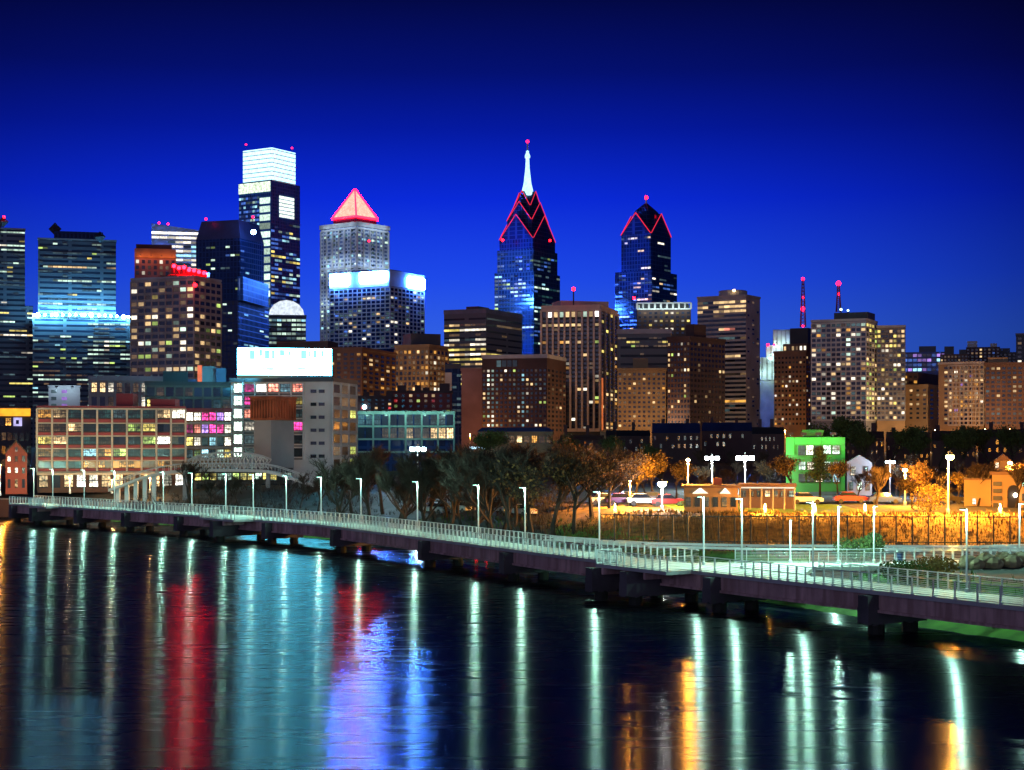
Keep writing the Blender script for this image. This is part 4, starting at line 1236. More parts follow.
Y = 300
b = Bld("warehouse", "red-framed loft building with pale grid of lit bays above the boardwalk's far end", "warehouse", flat_fp(37, 185.5, Y, 22), base=4.2)
b.body(zz(408.5, Y), M['dbrown'])
mb = MB(); c = sum((Vector(p) for p in b.fp), Vector((0, 0))) / 4
b.body(zz(406, Y), M['redmetal'], zz(408.5, Y) + .01, "cornice", grow(b.fp, .006))
zr = [408.8, 423.2, 436, 448.5, 460.5, 471.5]
wa = {'teal': 2, 'dark': 3, 'dimw': 2, 'dimc': .8, 'warm': .5, 'yellow': .3}
rowset = [{0: {'amber': 1}, 1: {'warm': 1}, 2: {'teal': 1}, 3: {'teal': 1}, 4: {'teal': 1}, 5: {'dimc': 1}, 6: {'teal': 1}, 7: {'teal': 1}, 8: {'warm': 1}, 9: {'white': 1}},
          {0: {'dimw': 1}, 1: {'dimw': 1}, 2: {'warm': 1}, 3: {'teal': 1}, 4: {'teal': 1}, 6: {'lime': 1}, 7: {'yellow': 1}, 8: {'dark': 1}},
          {0: {'yellow': 1}, 1: {'warm': 1}, 2: {'teal': 1}, 3: {'teal': 1}, 4: {'dimw': 1}, 5: {'dark': 1}, 6: {'dimc': 1}, 7: {'lime': 1}, 8: {'bright': 1}},
          {0: {'amber': 1}, 1: {'dimw': 1}, 2: {'teal': 1}, 3: {'cyan': 1}, 4: {'amber': 1}, 5: {'lime': 1}, 6: {'dimc': 1}, 9: {'dimw': 1}},
          {0: {'dimw': 1}, 1: {'teal': 1}, 2: {'teal': 1}, 3: {'amber': 1}, 4: {'amber': 1}, 5: {'amber': 1}, 6: {'amber': 1}, 7: {'dimw': 1}, 8: {'amber': 1}, 9: {'dimw': 1}}]
for r in range(5):
    zt, zb_ = zz(zr[r], Y), zz(zr[r + 1], Y); h = zt - zb_
    b.win(b.face(0), zb_ + h * .28, zt, 10, 1, .43, .84, wa, cols=rowset[r], u0=-.021, u1=.979)
    b.win(b.face(0), zb_ + h * .28, zt, 10, 1, .43, .84, wa, cols={k: v for k, v in rowset[r].items()}, u0=.021, u1=1.021)
    b.slab(b.face(0), zb_ + .06, zb_ + h * .27, M['redmetal'], "spandrel", .12, .004, .996)
b.frame(b.face(0), zz(472, Y), zz(408.9, Y), 10, 1, .36, .3, .5)
for r in range(1, 5): b.slab(b.face(0), zz(zr[r], Y) - .1, zz(zr[r], Y) + .1, M['cream'], "floor_band", .3, .002, .998)
b.win(b.face(0), zz(489, Y), zz(473, Y), 12, 1, .7, .8, {'warm': 2, 'lime': 1, 'white': 1.2, 'dark': 1, 'bright': .6})
b.slab(b.face(0), zz(474.5, Y), zz(472.5, Y), M['cream'], "shopfront_canopy", 2.4, .0, .998, 2.2)
mb = MB(); q = at(127, 401, Y + 8); mb.box((q.x, q.y, zz(402, Y + 8) - .1), (1.6, 2, 1.7)); mb.build("plant_room", M['redmetal'], b.root)
mb = MB(); q = at(165, 404, Y + 8); mb.box((q.x, q.y, zz(404.5, Y + 8)), (2.4, 2, 1.0)); mb.build("plant_room", M['redmetal'], b.root)
b.done(M['cream'])

Y = 312
b = Bld("studio_building", "grey concrete building with a bright white stair strip and pink-lit windows under the billboard", "studio building", corner_fp(231, 332, 356, Y, 10), base=4.4)
b.body(zz(380, Y), M['pale']); b.parapet(zz(380, Y), M['dgrey'], .8, .5)
rows_y = [381.5, 394, 407, 420, 433, 446, 459]
cset = [{0: 'pink', 1: 'bright', 2: 'coral', 3: 'cyan', 4: 'coral'}, {0: 'pink', 1: 'dark', 2: 'red', 3: 'dark', 4: 'yellow'}, {0: 'coral', 1: 'pink', 2: 'dark', 3: 'dark', 4: 'dimc'},
        {0: 'white', 1: 'pink', 2: 'dark', 3: 'dark', 4: 'pink'}, {0: 'dimc', 1: 'white', 2: 'dark', 3: 'dark', 4: 'dimc'}, {0: 'dimc', 1: 'cool', 2: 'dark', 3: 'dark', 4: 'dimc'}]
f_ = b.face('L')
for r in range(6):
    zt, zb_ = zz(rows_y[r], Y), zz(rows_y[r + 1], Y)
    b.win(f_, zb_, zt, 5, 1, .84, .66, {'dark': 1}, cols={k: {v: 1} for k, v in cset[r].items()}, u0=.125, u1=.72)
    b.win(f_, zb_, zt, 1, 1, .8, .72, {'brightg': 1}, u0=.02, u1=.12)
    b.win(f_, zb_ + 0.0, zb_ + 1.1, 2, 1, .7, .6, {'dark': 1}, u0=.78, u1=.94, off=.05)
    b.slab(f_, zb_ - .12, zb_ + .12, M['dgrey'], "sill_band", .22, .12, .72)
b.frame(f_, zz(460, Y), zz(381, Y), 5, 1, .35, 0, .3, .122, .722)
wk = {'dark': .8, 'dimc': .2}
b.win(b.face('R'), zz(470, Y), zz(382, Y), 3, 7, .72, .66, wk, cols={2: {'dimw': 1, 'lime': .7, 'dark': 1}}); b.frame(b.face('R'), zz(470, Y), zz(382, Y), 3, 7, .5, .5, .3)
b.done(M['pale'])

b2 = Bld("studio_wing", "low wing with rows of pink, white and greenish windows beside the red-framed loft", "studio building", flat_fp(185.8, 231.5, Y + 3, 18), base=4.4)
b2.body(zz(410, Y), M['amber']); b2.parapet(zz(410, Y), M['redmetal'], .7, .5)
ry = [410.5, 422.5, 435.5, 448, 460]
for r, ks in enumerate((('bright', 'white', 'pink', 'pink', 'violet', 'bright'), ('pink', 'coral', 'violet', 'pink', 'pink', 'white'), ('yellow', 'white', 'dimc', 'cyan', 'dimc', 'white'), ('dimc', 'lime', 'cyan', 'dimc', 'cool', 'yellow'))):
    b2.win(b2.face(0), zz(ry[r + 1], Y), zz(ry[r], Y), 6, 1, .84, .7, {'dark': 1}, cols={i: {k: 1} for i, k in enumerate(ks)})
b2.frame(b2.face(0), zz(460, Y), zz(410.5, Y), 3, 4, .3, .45, .35)
b2.done(M['cream'])

b3 = Bld("office_block", "dark bay-windowed upper block set back behind the pink-lit wing", "office block", flat_fp(146, 231, 345, 15), base=5)
b3.body(zz(384, 345), M['brown']); b3.parapet(zz(384, 345), M['dbrown'], .8, .5)
b3.win(b3.face(0), zz(410, 345), zz(386, 345), 9, 2, .8, .75, {'dark': .6, 'dimc': .15, 'white': .1, 'yellow': .08, 'dimw': .1}); b3.frame(b3.face(0), zz(410, 345), zz(386, 345), 9, 2, .4, .5, .3)
for x0, x1, y0, mt in ((163, 188, 371, 'black'), (188, 226, 379, 'navy'), (202, 216, 366, 'grey'), (216, 226, 368, 'navy')):
    f_ = flat_fp(x0, x1, 349 + (x0 % 3), 6); mb = MB(); mb.prism(f_, zz(385, 345), zz(y0, 349), 0); mb.build("plant_room", M[mt], b3.root)
f_ = flat_fp(197.5, 202, 350, 6); mb = MB(); mb.prism(f_, zz(385, 345), zz(365, 349), 0); mb.build("lit_panel", lit("orange_panel_light", (1, .2, .06), .9, 0, False, .2), b3.root)
b3.done(M['brown'])

b4 = Bld("loft_building", "cream masonry loft with tall lit openings behind the red-framed building", "loft building", flat_fp(90, 181, 420, 22), base=5)
b4.body(zz(379.5, 420), M['cream']); b4.parapet(zz(379.5, 420), M['pale'], 1.2, .7)
b4.win(b4.face(0), zz(409, 420), zz(381, 420), 11, 2, .62, .7, {'dimw': 2, 'white': 1, 'cyan': .8, 'cool': .8, 'dark': 1.5, 'warm': .8}); b4.frame(b4.face(0), zz(409, 420), zz(381, 420), 11, 2, .8, .6, .4)
f_ = flat_fp(92, 108, 424, 10); mb = MB(); mb.prism(f_, zz(379.5, 420), zz(376, 420), 0); mb.build("roof_lantern", lit("yellowish_rooflight", (.9, 1, .5), .8, 0), b4.root)
b4.done(M['cream'])

b5 = Bld("white_building", "small white block with two blue-lit window rows behind the loft roof", "white building", flat_fp(48.5, 80, 560, 14), base=6)
b5.body(zz(386.5, 560), M['white']); b5.parapet(zz(386.5, 560), M['white'], .7, .4)
b5.win(b5.face(0), zz(409, 560), zz(388, 560), 3, 3, .5, .45, {'violet': 1}, cols={0: {'dimc': 1}, 2: {'none': 1}})
added_facade_flood(b5, b5.face(0), zz(388, 560), 4, (.25, .75), 330, (.55, .8, 1))
b5.done()

# the rooftop billboard: its lettering is too burnt out to read, only blurred strokes remain
Y = 313
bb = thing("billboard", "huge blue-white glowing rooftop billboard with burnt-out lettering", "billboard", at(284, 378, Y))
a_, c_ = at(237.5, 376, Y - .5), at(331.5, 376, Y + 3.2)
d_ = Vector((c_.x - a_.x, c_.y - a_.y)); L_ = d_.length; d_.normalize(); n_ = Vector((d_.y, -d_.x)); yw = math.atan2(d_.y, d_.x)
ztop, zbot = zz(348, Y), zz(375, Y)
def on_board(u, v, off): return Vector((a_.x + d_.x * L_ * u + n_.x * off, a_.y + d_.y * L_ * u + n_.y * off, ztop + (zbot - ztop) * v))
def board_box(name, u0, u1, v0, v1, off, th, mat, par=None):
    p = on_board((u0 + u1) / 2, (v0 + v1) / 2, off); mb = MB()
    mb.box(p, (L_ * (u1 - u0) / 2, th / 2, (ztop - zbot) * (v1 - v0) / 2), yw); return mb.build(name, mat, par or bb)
BP = board_box("panel", 0, 1, 0, 1, 0, .8, lit("billboard_floodlit_face", (.10, .70, 1), 52, 0, True, .35))  # floodlight on the board is put into its own emission
board_box("backing_frame", -.006, 1.006, 1.0, 1.12, .02, 1.0, M['teal'])
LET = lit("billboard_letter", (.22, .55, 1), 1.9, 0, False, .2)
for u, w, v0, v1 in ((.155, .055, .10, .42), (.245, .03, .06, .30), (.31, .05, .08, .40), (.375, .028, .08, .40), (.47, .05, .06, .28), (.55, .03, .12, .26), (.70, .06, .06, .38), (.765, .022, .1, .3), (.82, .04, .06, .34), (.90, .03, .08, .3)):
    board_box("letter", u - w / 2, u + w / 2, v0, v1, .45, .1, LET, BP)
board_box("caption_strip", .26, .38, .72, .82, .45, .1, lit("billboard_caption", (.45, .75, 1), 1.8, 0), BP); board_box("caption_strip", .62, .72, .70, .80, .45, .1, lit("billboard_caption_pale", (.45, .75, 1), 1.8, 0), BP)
for u in (.08, .3, .5, .7, .92):
    p = on_board(u, 1.05, -1.2); mb = MB(); mb.tube([(p.x, p.y, zz(382, Y)), (p.x, p.y, ztop - 1)], .12, 5); mb.build("strut", M['dgrey'], bb)

# rust-red tower hanging over a concrete plinth, in front of the studio building
Y = 300
t = thing("elevator_tower", "rust-red corrugated tower head on a bare concrete plinth in front of the studio building", "tower", at(272, 470, Y))
fpA = corner_fp(250, 275, 296, Y, 24)
mb = MB(); mb.prism(corner_fp(254, 271, 294, Y + 1, 24), 4, zz(420, Y), 0); mb.build("plinth", M['grey'], t)
mb = MB(); mb.prism(fpA, zz(420, Y) + .02, zz(398, Y), 0, 0); mb.build("tower_head", M['rust'], t)
mb = MB()
for s0, s1, nn in ((fpA[3], fpA[0], 9), (fpA[0], fpA[1], 8)):
    for i in range(nn):
        q = s0 + (s1 - s0) * ((i + .5) / nn); dd = (s1 - s0).normalized(); n2 = Vector((dd.y, -dd.x)) * .1
        mb.box((q.x + n2.x, q.y + n2.y, zz(409, Y)), (.13, .12, (zz(400, Y) - zz(418, Y)) / 2), math.atan2(dd.y, dd.x))
mb.build("corrugation_rib", M['rust'], t)
mb = MB(); mb.prism(grow(fpA, .06), zz(398, Y) + .02, zz(396, Y), 0, 0); mb.build("roof", M['rust'], t)

b = Bld("boathouse", "low dark boathouse with a strip of lime and white lit windows under the footbridge", "boathouse", flat_fp(194, 292, 298, 6), base=3.0)
b.body(zz(470, 298), M['dgrey']); b.body(zz(468.5, 298), M['roof'], zz(470, 298) + .01, "roof", grow(b.fp, .02))
b.win(b.face(0), zz(481, 298), zz(472.5, 298), 13, 1, .82, .85, {'lime': 2, 'yellow': 1.4, 'dark': 1.6, 'bright': .5, 'cool': 1}); b.frame(b.face(0), zz(481, 298), zz(472, 298), 13, 1, .16, .2, .2)
b.win(b.face(0), zz(491, 298), zz(483, 298), 8, 1, .6, .8, {'dark': 3, 'dimw': 1})
b.done(M['black'])
# arched road bridge and its ramp
Y = 286
t = thing("footbridge", "humped lattice-sided footbridge on white columns behind the far boardwalk", "footbridge", at(230, 490, Y))
prof = [(108, 489), (125, 483), (140, 477), (158, 472.5), (176, 470), (190, 469), (215, 469), (240, 469), (262, 469.5), (275, 472), (300, 480), (325, 488), (352, 496)]
dk, rl, rl2 = MB(), MB(), MB()
for (x0, y0), (x1, y1) in zip(prof, prof[1:]):
    p, q = at(x0, y0, Y), at(x1, y1, Y)
    dk.solid([(p.x, p.y, p.z), (q.x, q.y, q.z), (q.x, q.y + 4, q.z), (p.x, p.y + 4, p.z), (p.x, p.y, p.z - .5), (q.x, q.y, q.z - .5), (q.x, q.y + 4, q.z - .5), (p.x, p.y + 4, p.z - .5)],
             [(0, 1, 2, 3), (7, 6, 5, 4), (0, 4, 5, 1), (2, 6, 7, 3), (1, 5, 6, 2), (3, 7, 4, 0)])
    rl.tube([p + Vector((0, .1, 1.0)), q + Vector((0, .1, 1.0))], .06, 4); rl2.tube([p + Vector((0, 3.9, 1.0)), q + Vector((0, 3.9, 1.0))], .06, 4)
    k = max(2, int((q - p).length / .9))
    for i in range(k):
        r_ = p + (q - p) * (i / k); rl.tube([r_ + Vector((0, .1, 0)), r_ + Vector((0, .1, 1.0))], .03, 3); rl2.tube([r_ + Vector((0, 3.9, 0)), r_ + Vector((0, 3.9, 1.0))], .03, 3)
dk.build("deck", M['pale'], t); rl.build("railing_lattice", M['steel'], t); rl2.build("railing_lattice", M['steel'], t)
for yy in (.0, 4.0):
    tr = MB(); x0, x1 = 188, 268; nn = 10
    top_ = lambda u: 460 - 7.5 * math.sin(math.pi * min(max(u, .0), 1.0)) ** .6
    for i in range(nn):
        u0, u1 = i / nn, (i + 1) / nn; xa, xb = x0 + (x1 - x0) * u0, x0 + (x1 - x0) * u1
        A0, A1, B0, B1 = at(xa, 469, Y), at(xa, top_(u0), Y), at(xb, 469, Y), at(xb, top_(u1), Y)
        for p, q, r_ in ((A1, B1, .14), (A0, B1, .08), (A1, B0, .08), (A0, A1, .09)):
            tr.tube([p + Vector((0, yy, 0)), q + Vector((0, yy, 0))], r_, 4)
    tr.build("truss_lattice", M['pale'], t)
for px in (118, 127, 136, 145, 154, 185, 268, 300, 328):
    p = at(px, 480, Y + 2); zt = min(at(px, 0, Y).z, 99)
    yy = next(y0 + (y1 - y0) * (px - x0) / (x1 - x0) for (x0, y0), (x1, y1) in zip(prof, prof[1:]) if x0 <= px <= x1)
    mb = MB(); mb.box((p.x, p.y, (zz(yy, Y) - .5 + 2.5) / 2), (.35, .35, (zz(yy, Y) - .5 - 2.5) / 2)); mb.build("column", M['white'] if px < 160 else M['grey'], t)

Y = 290
b = Bld("brick_house", "small red brick gabled house with lit square windows at the photo's edge", "house", flat_fp(5.5, 27, Y, 9), base=4.2)
z_e = zz(453, Y); fp = b.fp; b.body(z_e, M['red'])
mb = MB(); c0, c1 = (fp[0] + fp[1]) / 2, (fp[2] + fp[3]) / 2; zp = zz(442, Y)
mb.solid([(fp[0].x, fp[0].y, z_e), (fp[1].x, fp[1].y, z_e), (fp[2].x, fp[2].y, z_e), (fp[3].x, fp[3].y, z_e), (c0.x, c0.y, zp), (c1.x, c1.y, zp)], [(0, 1, 4), (2, 3, 5)])
mb.build("gable", M['red'], b.root)
mb = MB()
for s in (0, 1):
    e0, e1 = (fp[0], fp[3]) if s == 0 else (fp[1], fp[2])
    A = [(e0.x, e0.y - .3, z_e - .05), (e1.x, e1.y, z_e - .05), (c1.x, c1.y, zp + .05), (c0.x, c0.y - .3, zp + .05)]
    mb.solid(A + [(p[0], p[1], p[2] + .25) for p in A], [(0, 1, 2, 3), (7, 6, 5, 4), (0, 4, 5, 1), (1, 5, 6, 2), (2, 6, 7, 3), (3, 7, 4, 0)])
mb.build("roof", M['roof'], b.root)
b.win(b.face(0), zz(476, Y), zz(453, Y), 3, 2, .4, .5, {'dimw': 1, 'white': .4}, cols={0: {'white': 1}}); b.win(b.face(0), zz(453, Y), zz(446, Y), 3, 1, .35, .7, {'none': 1}, cols={1: {'white': 1}})
b.win(b.face(0), zz(489, Y), zz(478, Y), 3, 1, .4, .8, {'warm': 1, 'dark': 1})
b.done()
Y = 400
b = Bld("parking_deck", "low dark parking deck with an orange-lit fascia and a small white lit sign", "parking deck", flat_fp(-30, 31, Y, 18), base=5)
b.body(zz(407, Y), M['dgrey'])
b.slab(b.face(0), zz(416, Y), zz(408.5, Y), lit("orange_fascia_light", (1, .38, .015), 1.6, 0, True, .3), "fascia", 1.0, .0, .99)
b.slab(b.face(0), zz(426, Y), zz(417.5, Y), lit("violet_white_sign", (.6, .55, 1), .9, 0), "sign", .8, .71, .85); b.slab(b.face(0), zz(424, Y), zz(420, Y), M['navy'], "sign_mark", .95, .75, .80, .1)
b.win(b.face(0), zz(427, Y), zz(417, Y), 6, 1, .8, .8, {'lime': 1, 'amber': 1, 'dark': 1}, u1=.68); b.win(b.face(0), zz(470, Y), zz(430, Y), 10, 3, .7, .6, {'dark': 3, 'dimw': 1})
b.done()

# ================================================================== low blocks behind the trees
Y = 430
b = Bld("glass_pavilion", "long teal-framed glass pavilion of two storeys behind the bare trees", "glass building", flat_fp(357, 454, Y, 20), base=5.5)
b.body(zz(413, Y), M['navyglass']); b.parapet(zz(413, Y), M['teal'], .8, .6)
b.win(b.face(0), zz(426, Y), zz(414, Y), 12, 1, .85, .85, {'dark': 2, 'teal': 1.5, 'dimc': 1}); b.win(b.face(0), zz(440, Y), zz(427, Y), 12, 1, .85, .85, {'dark': 1, 'dimw': 1, 'teal': 1}, cols={6: {'warm': 1}, 9: {'warm': 1}, 10: {'white': 1, 'warm': 1}, 11: {'warm': 1}})
b.frame(b.face(0), zz(452, Y), zz(413.5, Y), 6, 3, .5, .5, .5)
added_facade_flood(b, b.face(0), zz(412, Y), 4, (.1, .3, .5, .7, .9), 420, (.45, 1, .8))
b.done(M['teal'])
for x0, x1, yt, Y, lab, nw in ((346, 393, 397, 560, "low dark brick row with one blue-white lamp behind the teal pavilion", 7), (392, 452, 392, 580, "maroon brick row with chimneys behind the teal pavilion", 8)):
    b = Bld("brick_row", lab, "brick building", flat_fp(x0, x1, Y, 16), base=6.5)
    b.body(zz(yt, Y), M['red' if x0 > 380 else 'dbrown']); b.parapet(zz(yt, Y), M['dbrown'], .8, .5); b.plant(zz(yt, Y), 4, M['dbrown'], 3.5)
    b.win(b.face(0), zz(414, Y), zz(yt + 1, Y), nw, 4 if x0 < 380 else 4, .4, .5, {'dark': .6, 'dimw': .2, 'warm': .1, 'lime': .05, 'red': .05})
    if x0 < 380:
        mb = MB(); mb.ball(at(364.5, 407, Y - 1), .8, 6); mb.build("wall_lamp", lit("wall_lamp_white", (.6, .8, 1), 8, 0, True, 0), b.root)
    b.done()
Y = 400
b = Bld("market_hall", "low yellow-lit hall with a blue metal roof between the bare trees", "hall", flat_fp(478, 553, Y, 16), base=6)
b.body(zz(431.5, Y), M['amber'])
mb = MB(); fp = grow(b.fp, .03); tp = grow(b.fp, -.12); mb.frustum(fp, zz(431.5, Y) + .02, tp, zz(427.5, Y)); mb.build("roof", M['navy'], b.root)
b.win(b.face(0), zz(446, Y), zz(433, Y), 10, 1, .7, .55, {'dimw': 2, 'amber': 1, 'warm': .6, 'cool': .3})
for u in (-.11, .0): b.slab(b.face(0), zz(449, Y), zz(446.6, Y), lit('cold_light_bar', (.5, .8, 1), 2.5, 0), 'light_bar', .5, u, u + .09)
b.done()
random.seed(31)
spec = [(560, 604, 437, 470, 'brown', "dark brown row house roofline left of the amber trees"), (606, 650, 433, 520, 'dgrey', "dark flat-roofed shed behind the amber trees"), (652, 700, 430, 500, 'navy', "blue-black flat roof behind the first flood mast"),
        (702, 752, 428, 540, 'navy', "long blue-black roof with two bright little windows behind the flood masts"), (752, 784, 431, 470, 'dgrey', "dark row house beside the green-lit building"), (846, 884, 436, 430, 'dbrown', "dark brick house row to the far side of the green-lit building"),
        (886, 930, 440, 450, 'brown', "brown terrace roof behind the blue-white floodlight"), (932, 976, 438, 440, 'dbrown', "dim brown terrace above the biggest sodium lamp"), (978, 1040, 434, 470, 'dbrown', "dark terrace block behind the gabled orange house")]
for x0, x1, yt, Y, mt, lab in spec:
    b = Bld("row_house", lab, "row house", flat_fp(x0, x1, Y, 14), base=6)
    b.body(zz(yt + 3, Y), M['dbrown'])
    mb = MB(); mb.frustum(grow(b.fp, .02), zz(yt + 3, Y) + .02, [b.fp[0] + (b.fp[3] - b.fp[0]) * .45, b.fp[1] + (b.fp[2] - b.fp[1]) * .45, b.fp[1] + (b.fp[2] - b.fp[1]) * .55, b.fp[0] + (b.fp[3] - b.fp[0]) * .55], zz(yt, Y) + random.uniform(.5, 2.5)); rf = mb.build('roof', M[mt], b.root)
    for u in (.2, .65):
        q = b.fp[0] + (b.fp[1] - b.fp[0]) * (u + random.uniform(-.1, .1)) + (b.fp[3] - b.fp[0]) * .5; mb = MB(); mb.box((q.x, q.y, zz(yt, Y) + 2), (.5, .4, 1.6)); mb.build('chimney', M['dbrown'], rf)
    b.win(b.face(0), zz(yt + 20, Y), zz(yt + 4, Y), 8, 2, .35, .5, {'none': .45, 'dark': .47, 'dimw': .05, 'amber': .015, 'white': .005, 'dimc': .01}, rows={2: {'white': .25, 'dark': .7}} if x0 == 702 else None)
    b.done()

Y = 262
b = Bld("green_lit_building", "boxy building with vivid green-lit upper walls and white windows", "green building", flat_fp(786, 845, Y, 14), base=5)
b.body(zz(437, Y), M['green'])
GL = wallmat('bright_green_light_paint', (.06, .45, .07), .6)  # brighter green light put into the panel colour
f_ = b.face(0)
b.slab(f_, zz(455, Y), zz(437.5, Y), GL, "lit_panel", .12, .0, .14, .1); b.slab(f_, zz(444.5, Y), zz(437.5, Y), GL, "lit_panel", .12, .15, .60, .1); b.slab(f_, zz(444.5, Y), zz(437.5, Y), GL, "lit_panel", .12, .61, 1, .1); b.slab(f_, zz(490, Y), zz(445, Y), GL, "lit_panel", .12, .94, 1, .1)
b.win(f_, zz(456, Y), zz(445, Y), 3, 1, .9, .9, {'dimc': 2, 'cyan': 1, 'white': .6}, u0=.2, u1=.6); b.win(f_, zz(455, Y), zz(445, Y), 2, 1, .85, .9, {'cool': 1, 'dimc': .6}, u0=.62, u1=.92)
b.win(f_, zz(484, Y), zz(460, Y), 5, 2, .8, .7, {'cyan': 1, 'white': 1, 'dimc': 1, 'cool': 1}, u0=.2, u1=.92)
for y_ in (457.5, 470.5): b.slab(f_, zz(y_ + 1.2, Y), zz(y_, Y), M['green'], "floor_band", .3, .14, .98)
added_facade_flood(b, f_, zz(436, Y), 3.2, (.08, .3, .55, .8), 280, (.25, 1, .25))
mb = MB(); mb.prism(flat_fp(803, 823, Y + 3, 5), zz(437, Y) + .02, zz(429.5, Y), 0); mb.build("stair_head", M['green'], b.root); b.slab(tuple(flat_fp(803, 823, Y + 3, 5)[:2]), zz(432, Y), zz(430, Y), GL, "lit_panel", .1, -.05, 1.05, .09)
b.done()

Y = 245
b = Bld("white_house", "pale rendered gabled house with a lit upstairs window beside the green-lit building", "house", flat_fp(847, 872, Y, 8), base=5)
b.body(zz(463, Y), M['grey']); fp = b.fp; c0, c1 = (fp[0] + fp[1]) / 2, (fp[2] + fp[3]) / 2; z_e, zp = zz(463, Y) + .01, zz(455, Y)
mb = MB(); mb.solid([(p.x, p.y, z_e) for p in grow(fp, .05)] + [(c0.x, c0.y - .2, zp), (c1.x, c1.y + .2, zp)], [(0, 1, 4), (2, 3, 5), (1, 2, 5, 4), (3, 0, 4, 5), (3, 2, 1, 0)]); mb.build("roof", M['grey'], b.root)
b.win(b.face(0), zz(478, Y), zz(464, Y), 2, 1, .4, .7, {'white': 1}, cols={1: {'dark': 1}}); b.win(b.face(0), zz(492, Y), zz(480, Y), 3, 1, .5, .7, {'cool': 1, 'dimc': 1, 'dark': 1})
b.done()

# low station with two lit gables
Y = 190
b = Bld("station_building", "low orange-lit station hut with two white glowing gable lamps", "station", flat_fp(684, 738, Y, 6), base=5.0)
b.body(zz(485.5, Y), M['amber']); b.parapet(zz(485.5, Y), M['brown'], .3, .5)
for u, w in ((.30, .30), (.76, .2)):
    p = Vector(b.fp[0]) + (Vector(b.fp[1]) - Vector(b.fp[0])) * u; hw = (b.fp[1] - b.fp[0]).length * w / 2
    mb = MB(); z0_, z1_ = zz(493.5, Y), zz(487.5, Y)
    mb.solid([(p.x - hw, p.y - .25, z0_), (p.x + hw, p.y - .25, z0_), (p.x, p.y - .25, z1_), (p.x - hw, p.y - .08, z0_), (p.x + hw, p.y - .08, z0_), (p.x, p.y - .08, z1_)], [(0, 1, 2), (5, 4, 3), (0, 3, 4, 1), (1, 4, 5, 2), (2, 5, 3, 0)])
    mb.build("gable_lamp", lit("gable_lamp_glass", (1, .85, .65), 1.8, 0, True, .3), b.root)
b.win(b.face(0), zz(508, Y), zz(496, Y), 6, 1, .55, .8, {'dimw': 1, 'dark': 1, 'amber': .6})
mb = MB(); q = at(717, 483, Y + 3); mb.box((q.x, q.y, zz(483, Y)), (.5, .5, .55)); mb.build("chimney", M['red'], b.root)
b.done()
b = Bld("covered_platform", "long flat canopy with lit white underside beside the station hut", "platform canopy", flat_fp(739, 796, Y + 4, 5), base=5.0)
mb = MB(); mb.prism(grow(b.fp, .02), zz(488, Y), zz(485, Y), 0); mb.build("roof", M['brown'], b.root)
mb = MB(); f2 = grow(b.fp, -.05); mb.prism(f2, zz(489.5, Y), zz(488.3, Y), 0); mb.build("soffit_light", lit("soffit_light", (1, .9, .7), .9, 0, True, .3), b.root)
mb = MB(); bk = [b.fp[3] + (b.fp[0] - b.fp[3]) * .2, b.fp[2] + (b.fp[1] - b.fp[2]) * .2, b.fp[2], b.fp[3]]; mb.prism(bk, 5.0, zz(490, Y), 0); mb.build("wall", M['brown'], b.root)
for u in (.02, .2, .4, .6, .8, .98):
    q = b.fp[0] + (b.fp[1] - b.fp[0]) * u; mb = MB(); mb.tube([(q.x, q.y + .2, 5.0), (q.x, q.y + .2, zz(489, Y))], .1, 6); mb.build("post", M['cream'], b.root)
b.win((bk[0], bk[1]), zz(500, Y), zz(492, Y), 7, 1, .6, .8, {'dimw': 1, 'cool': .6, 'dark': 1, 'white': .4})
b.done()

# houses at the right edge
Y = 232
b = Bld("gabled_house", "tall orange-lit gabled house with one glowing attic window", "house", flat_fp(994, 1012, Y, 7), base=5)
b.body(zz(461, Y), M['amber']); fp = b.fp; c0, c1 = (fp[0] + fp[1]) / 2, (fp[2] + fp[3]) / 2
mb = MB(); mb.solid([(p.x, p.y, zz(461, Y) + .01) for p in grow(fp, .06)] + [(c0.x, c0.y - .15, zz(454, Y)), (c1.x, c1.y + .15, zz(454, Y))], [(0, 1, 4), (2, 3, 5), (1, 2, 5, 4), (3, 0, 4, 5), (3, 2, 1, 0)]); mb.build("roof", M['brown'], b.root)
b.win(b.face(0), zz(469, Y), zz(462, Y), 3, 1, .5, .8, {'none': 1}, cols={0: {'white': 1}, 2: {'dimw': 1}}); b.win(b.face(0), zz(490, Y), zz(472, Y), 2, 2, .4, .6, {'dark': 1, 'dimw': 1})
b.done()
Y = 206
b = Bld("brick_shed", "blank square shed wall glowing yellow-orange beside the sodium lamp", "shed", flat_fp(964, 991, Y, 6), base=5)
b.body(zz(480, Y), M['amber']); b.body(zz(478.5, Y), M['brown'], zz(480, Y) + .01, "roof", grow(b.fp, .04))
b.win(b.face(0), zz(506, Y), zz(497, Y), 4, 1, .5, .7, {'none': 1}, cols={1: {'white': 1}})
b.done()
b = Bld("arcade_building", "ochre building with a dark arched doorway and stacked balconies at the photo's edge", "arcade building", flat_fp(992, 1050, Y - 4, 7), base=5)
b.body(zz(472, Y), M['amber']); b.parapet(zz(472, Y), M['brown'], .4, .4)
f_ = b.face(0)
for k in range(4): b.slab(f_, zz(485 + k * 7, Y), zz(481 + k * 7, Y), M['black'], "balcony", .35, .02, .17)
p = f_[0] + (f_[1] - f_[0]) * .37; mb = MB(); hw = .75
pts = [(p.x - hw, 5.0), (p.x + hw, 5.0)] + [(p.x + hw * math.cos(a), zz(490, Y) + hw * math.sin(a)) for a in [i * math.pi / 8 for i in range(9)]]
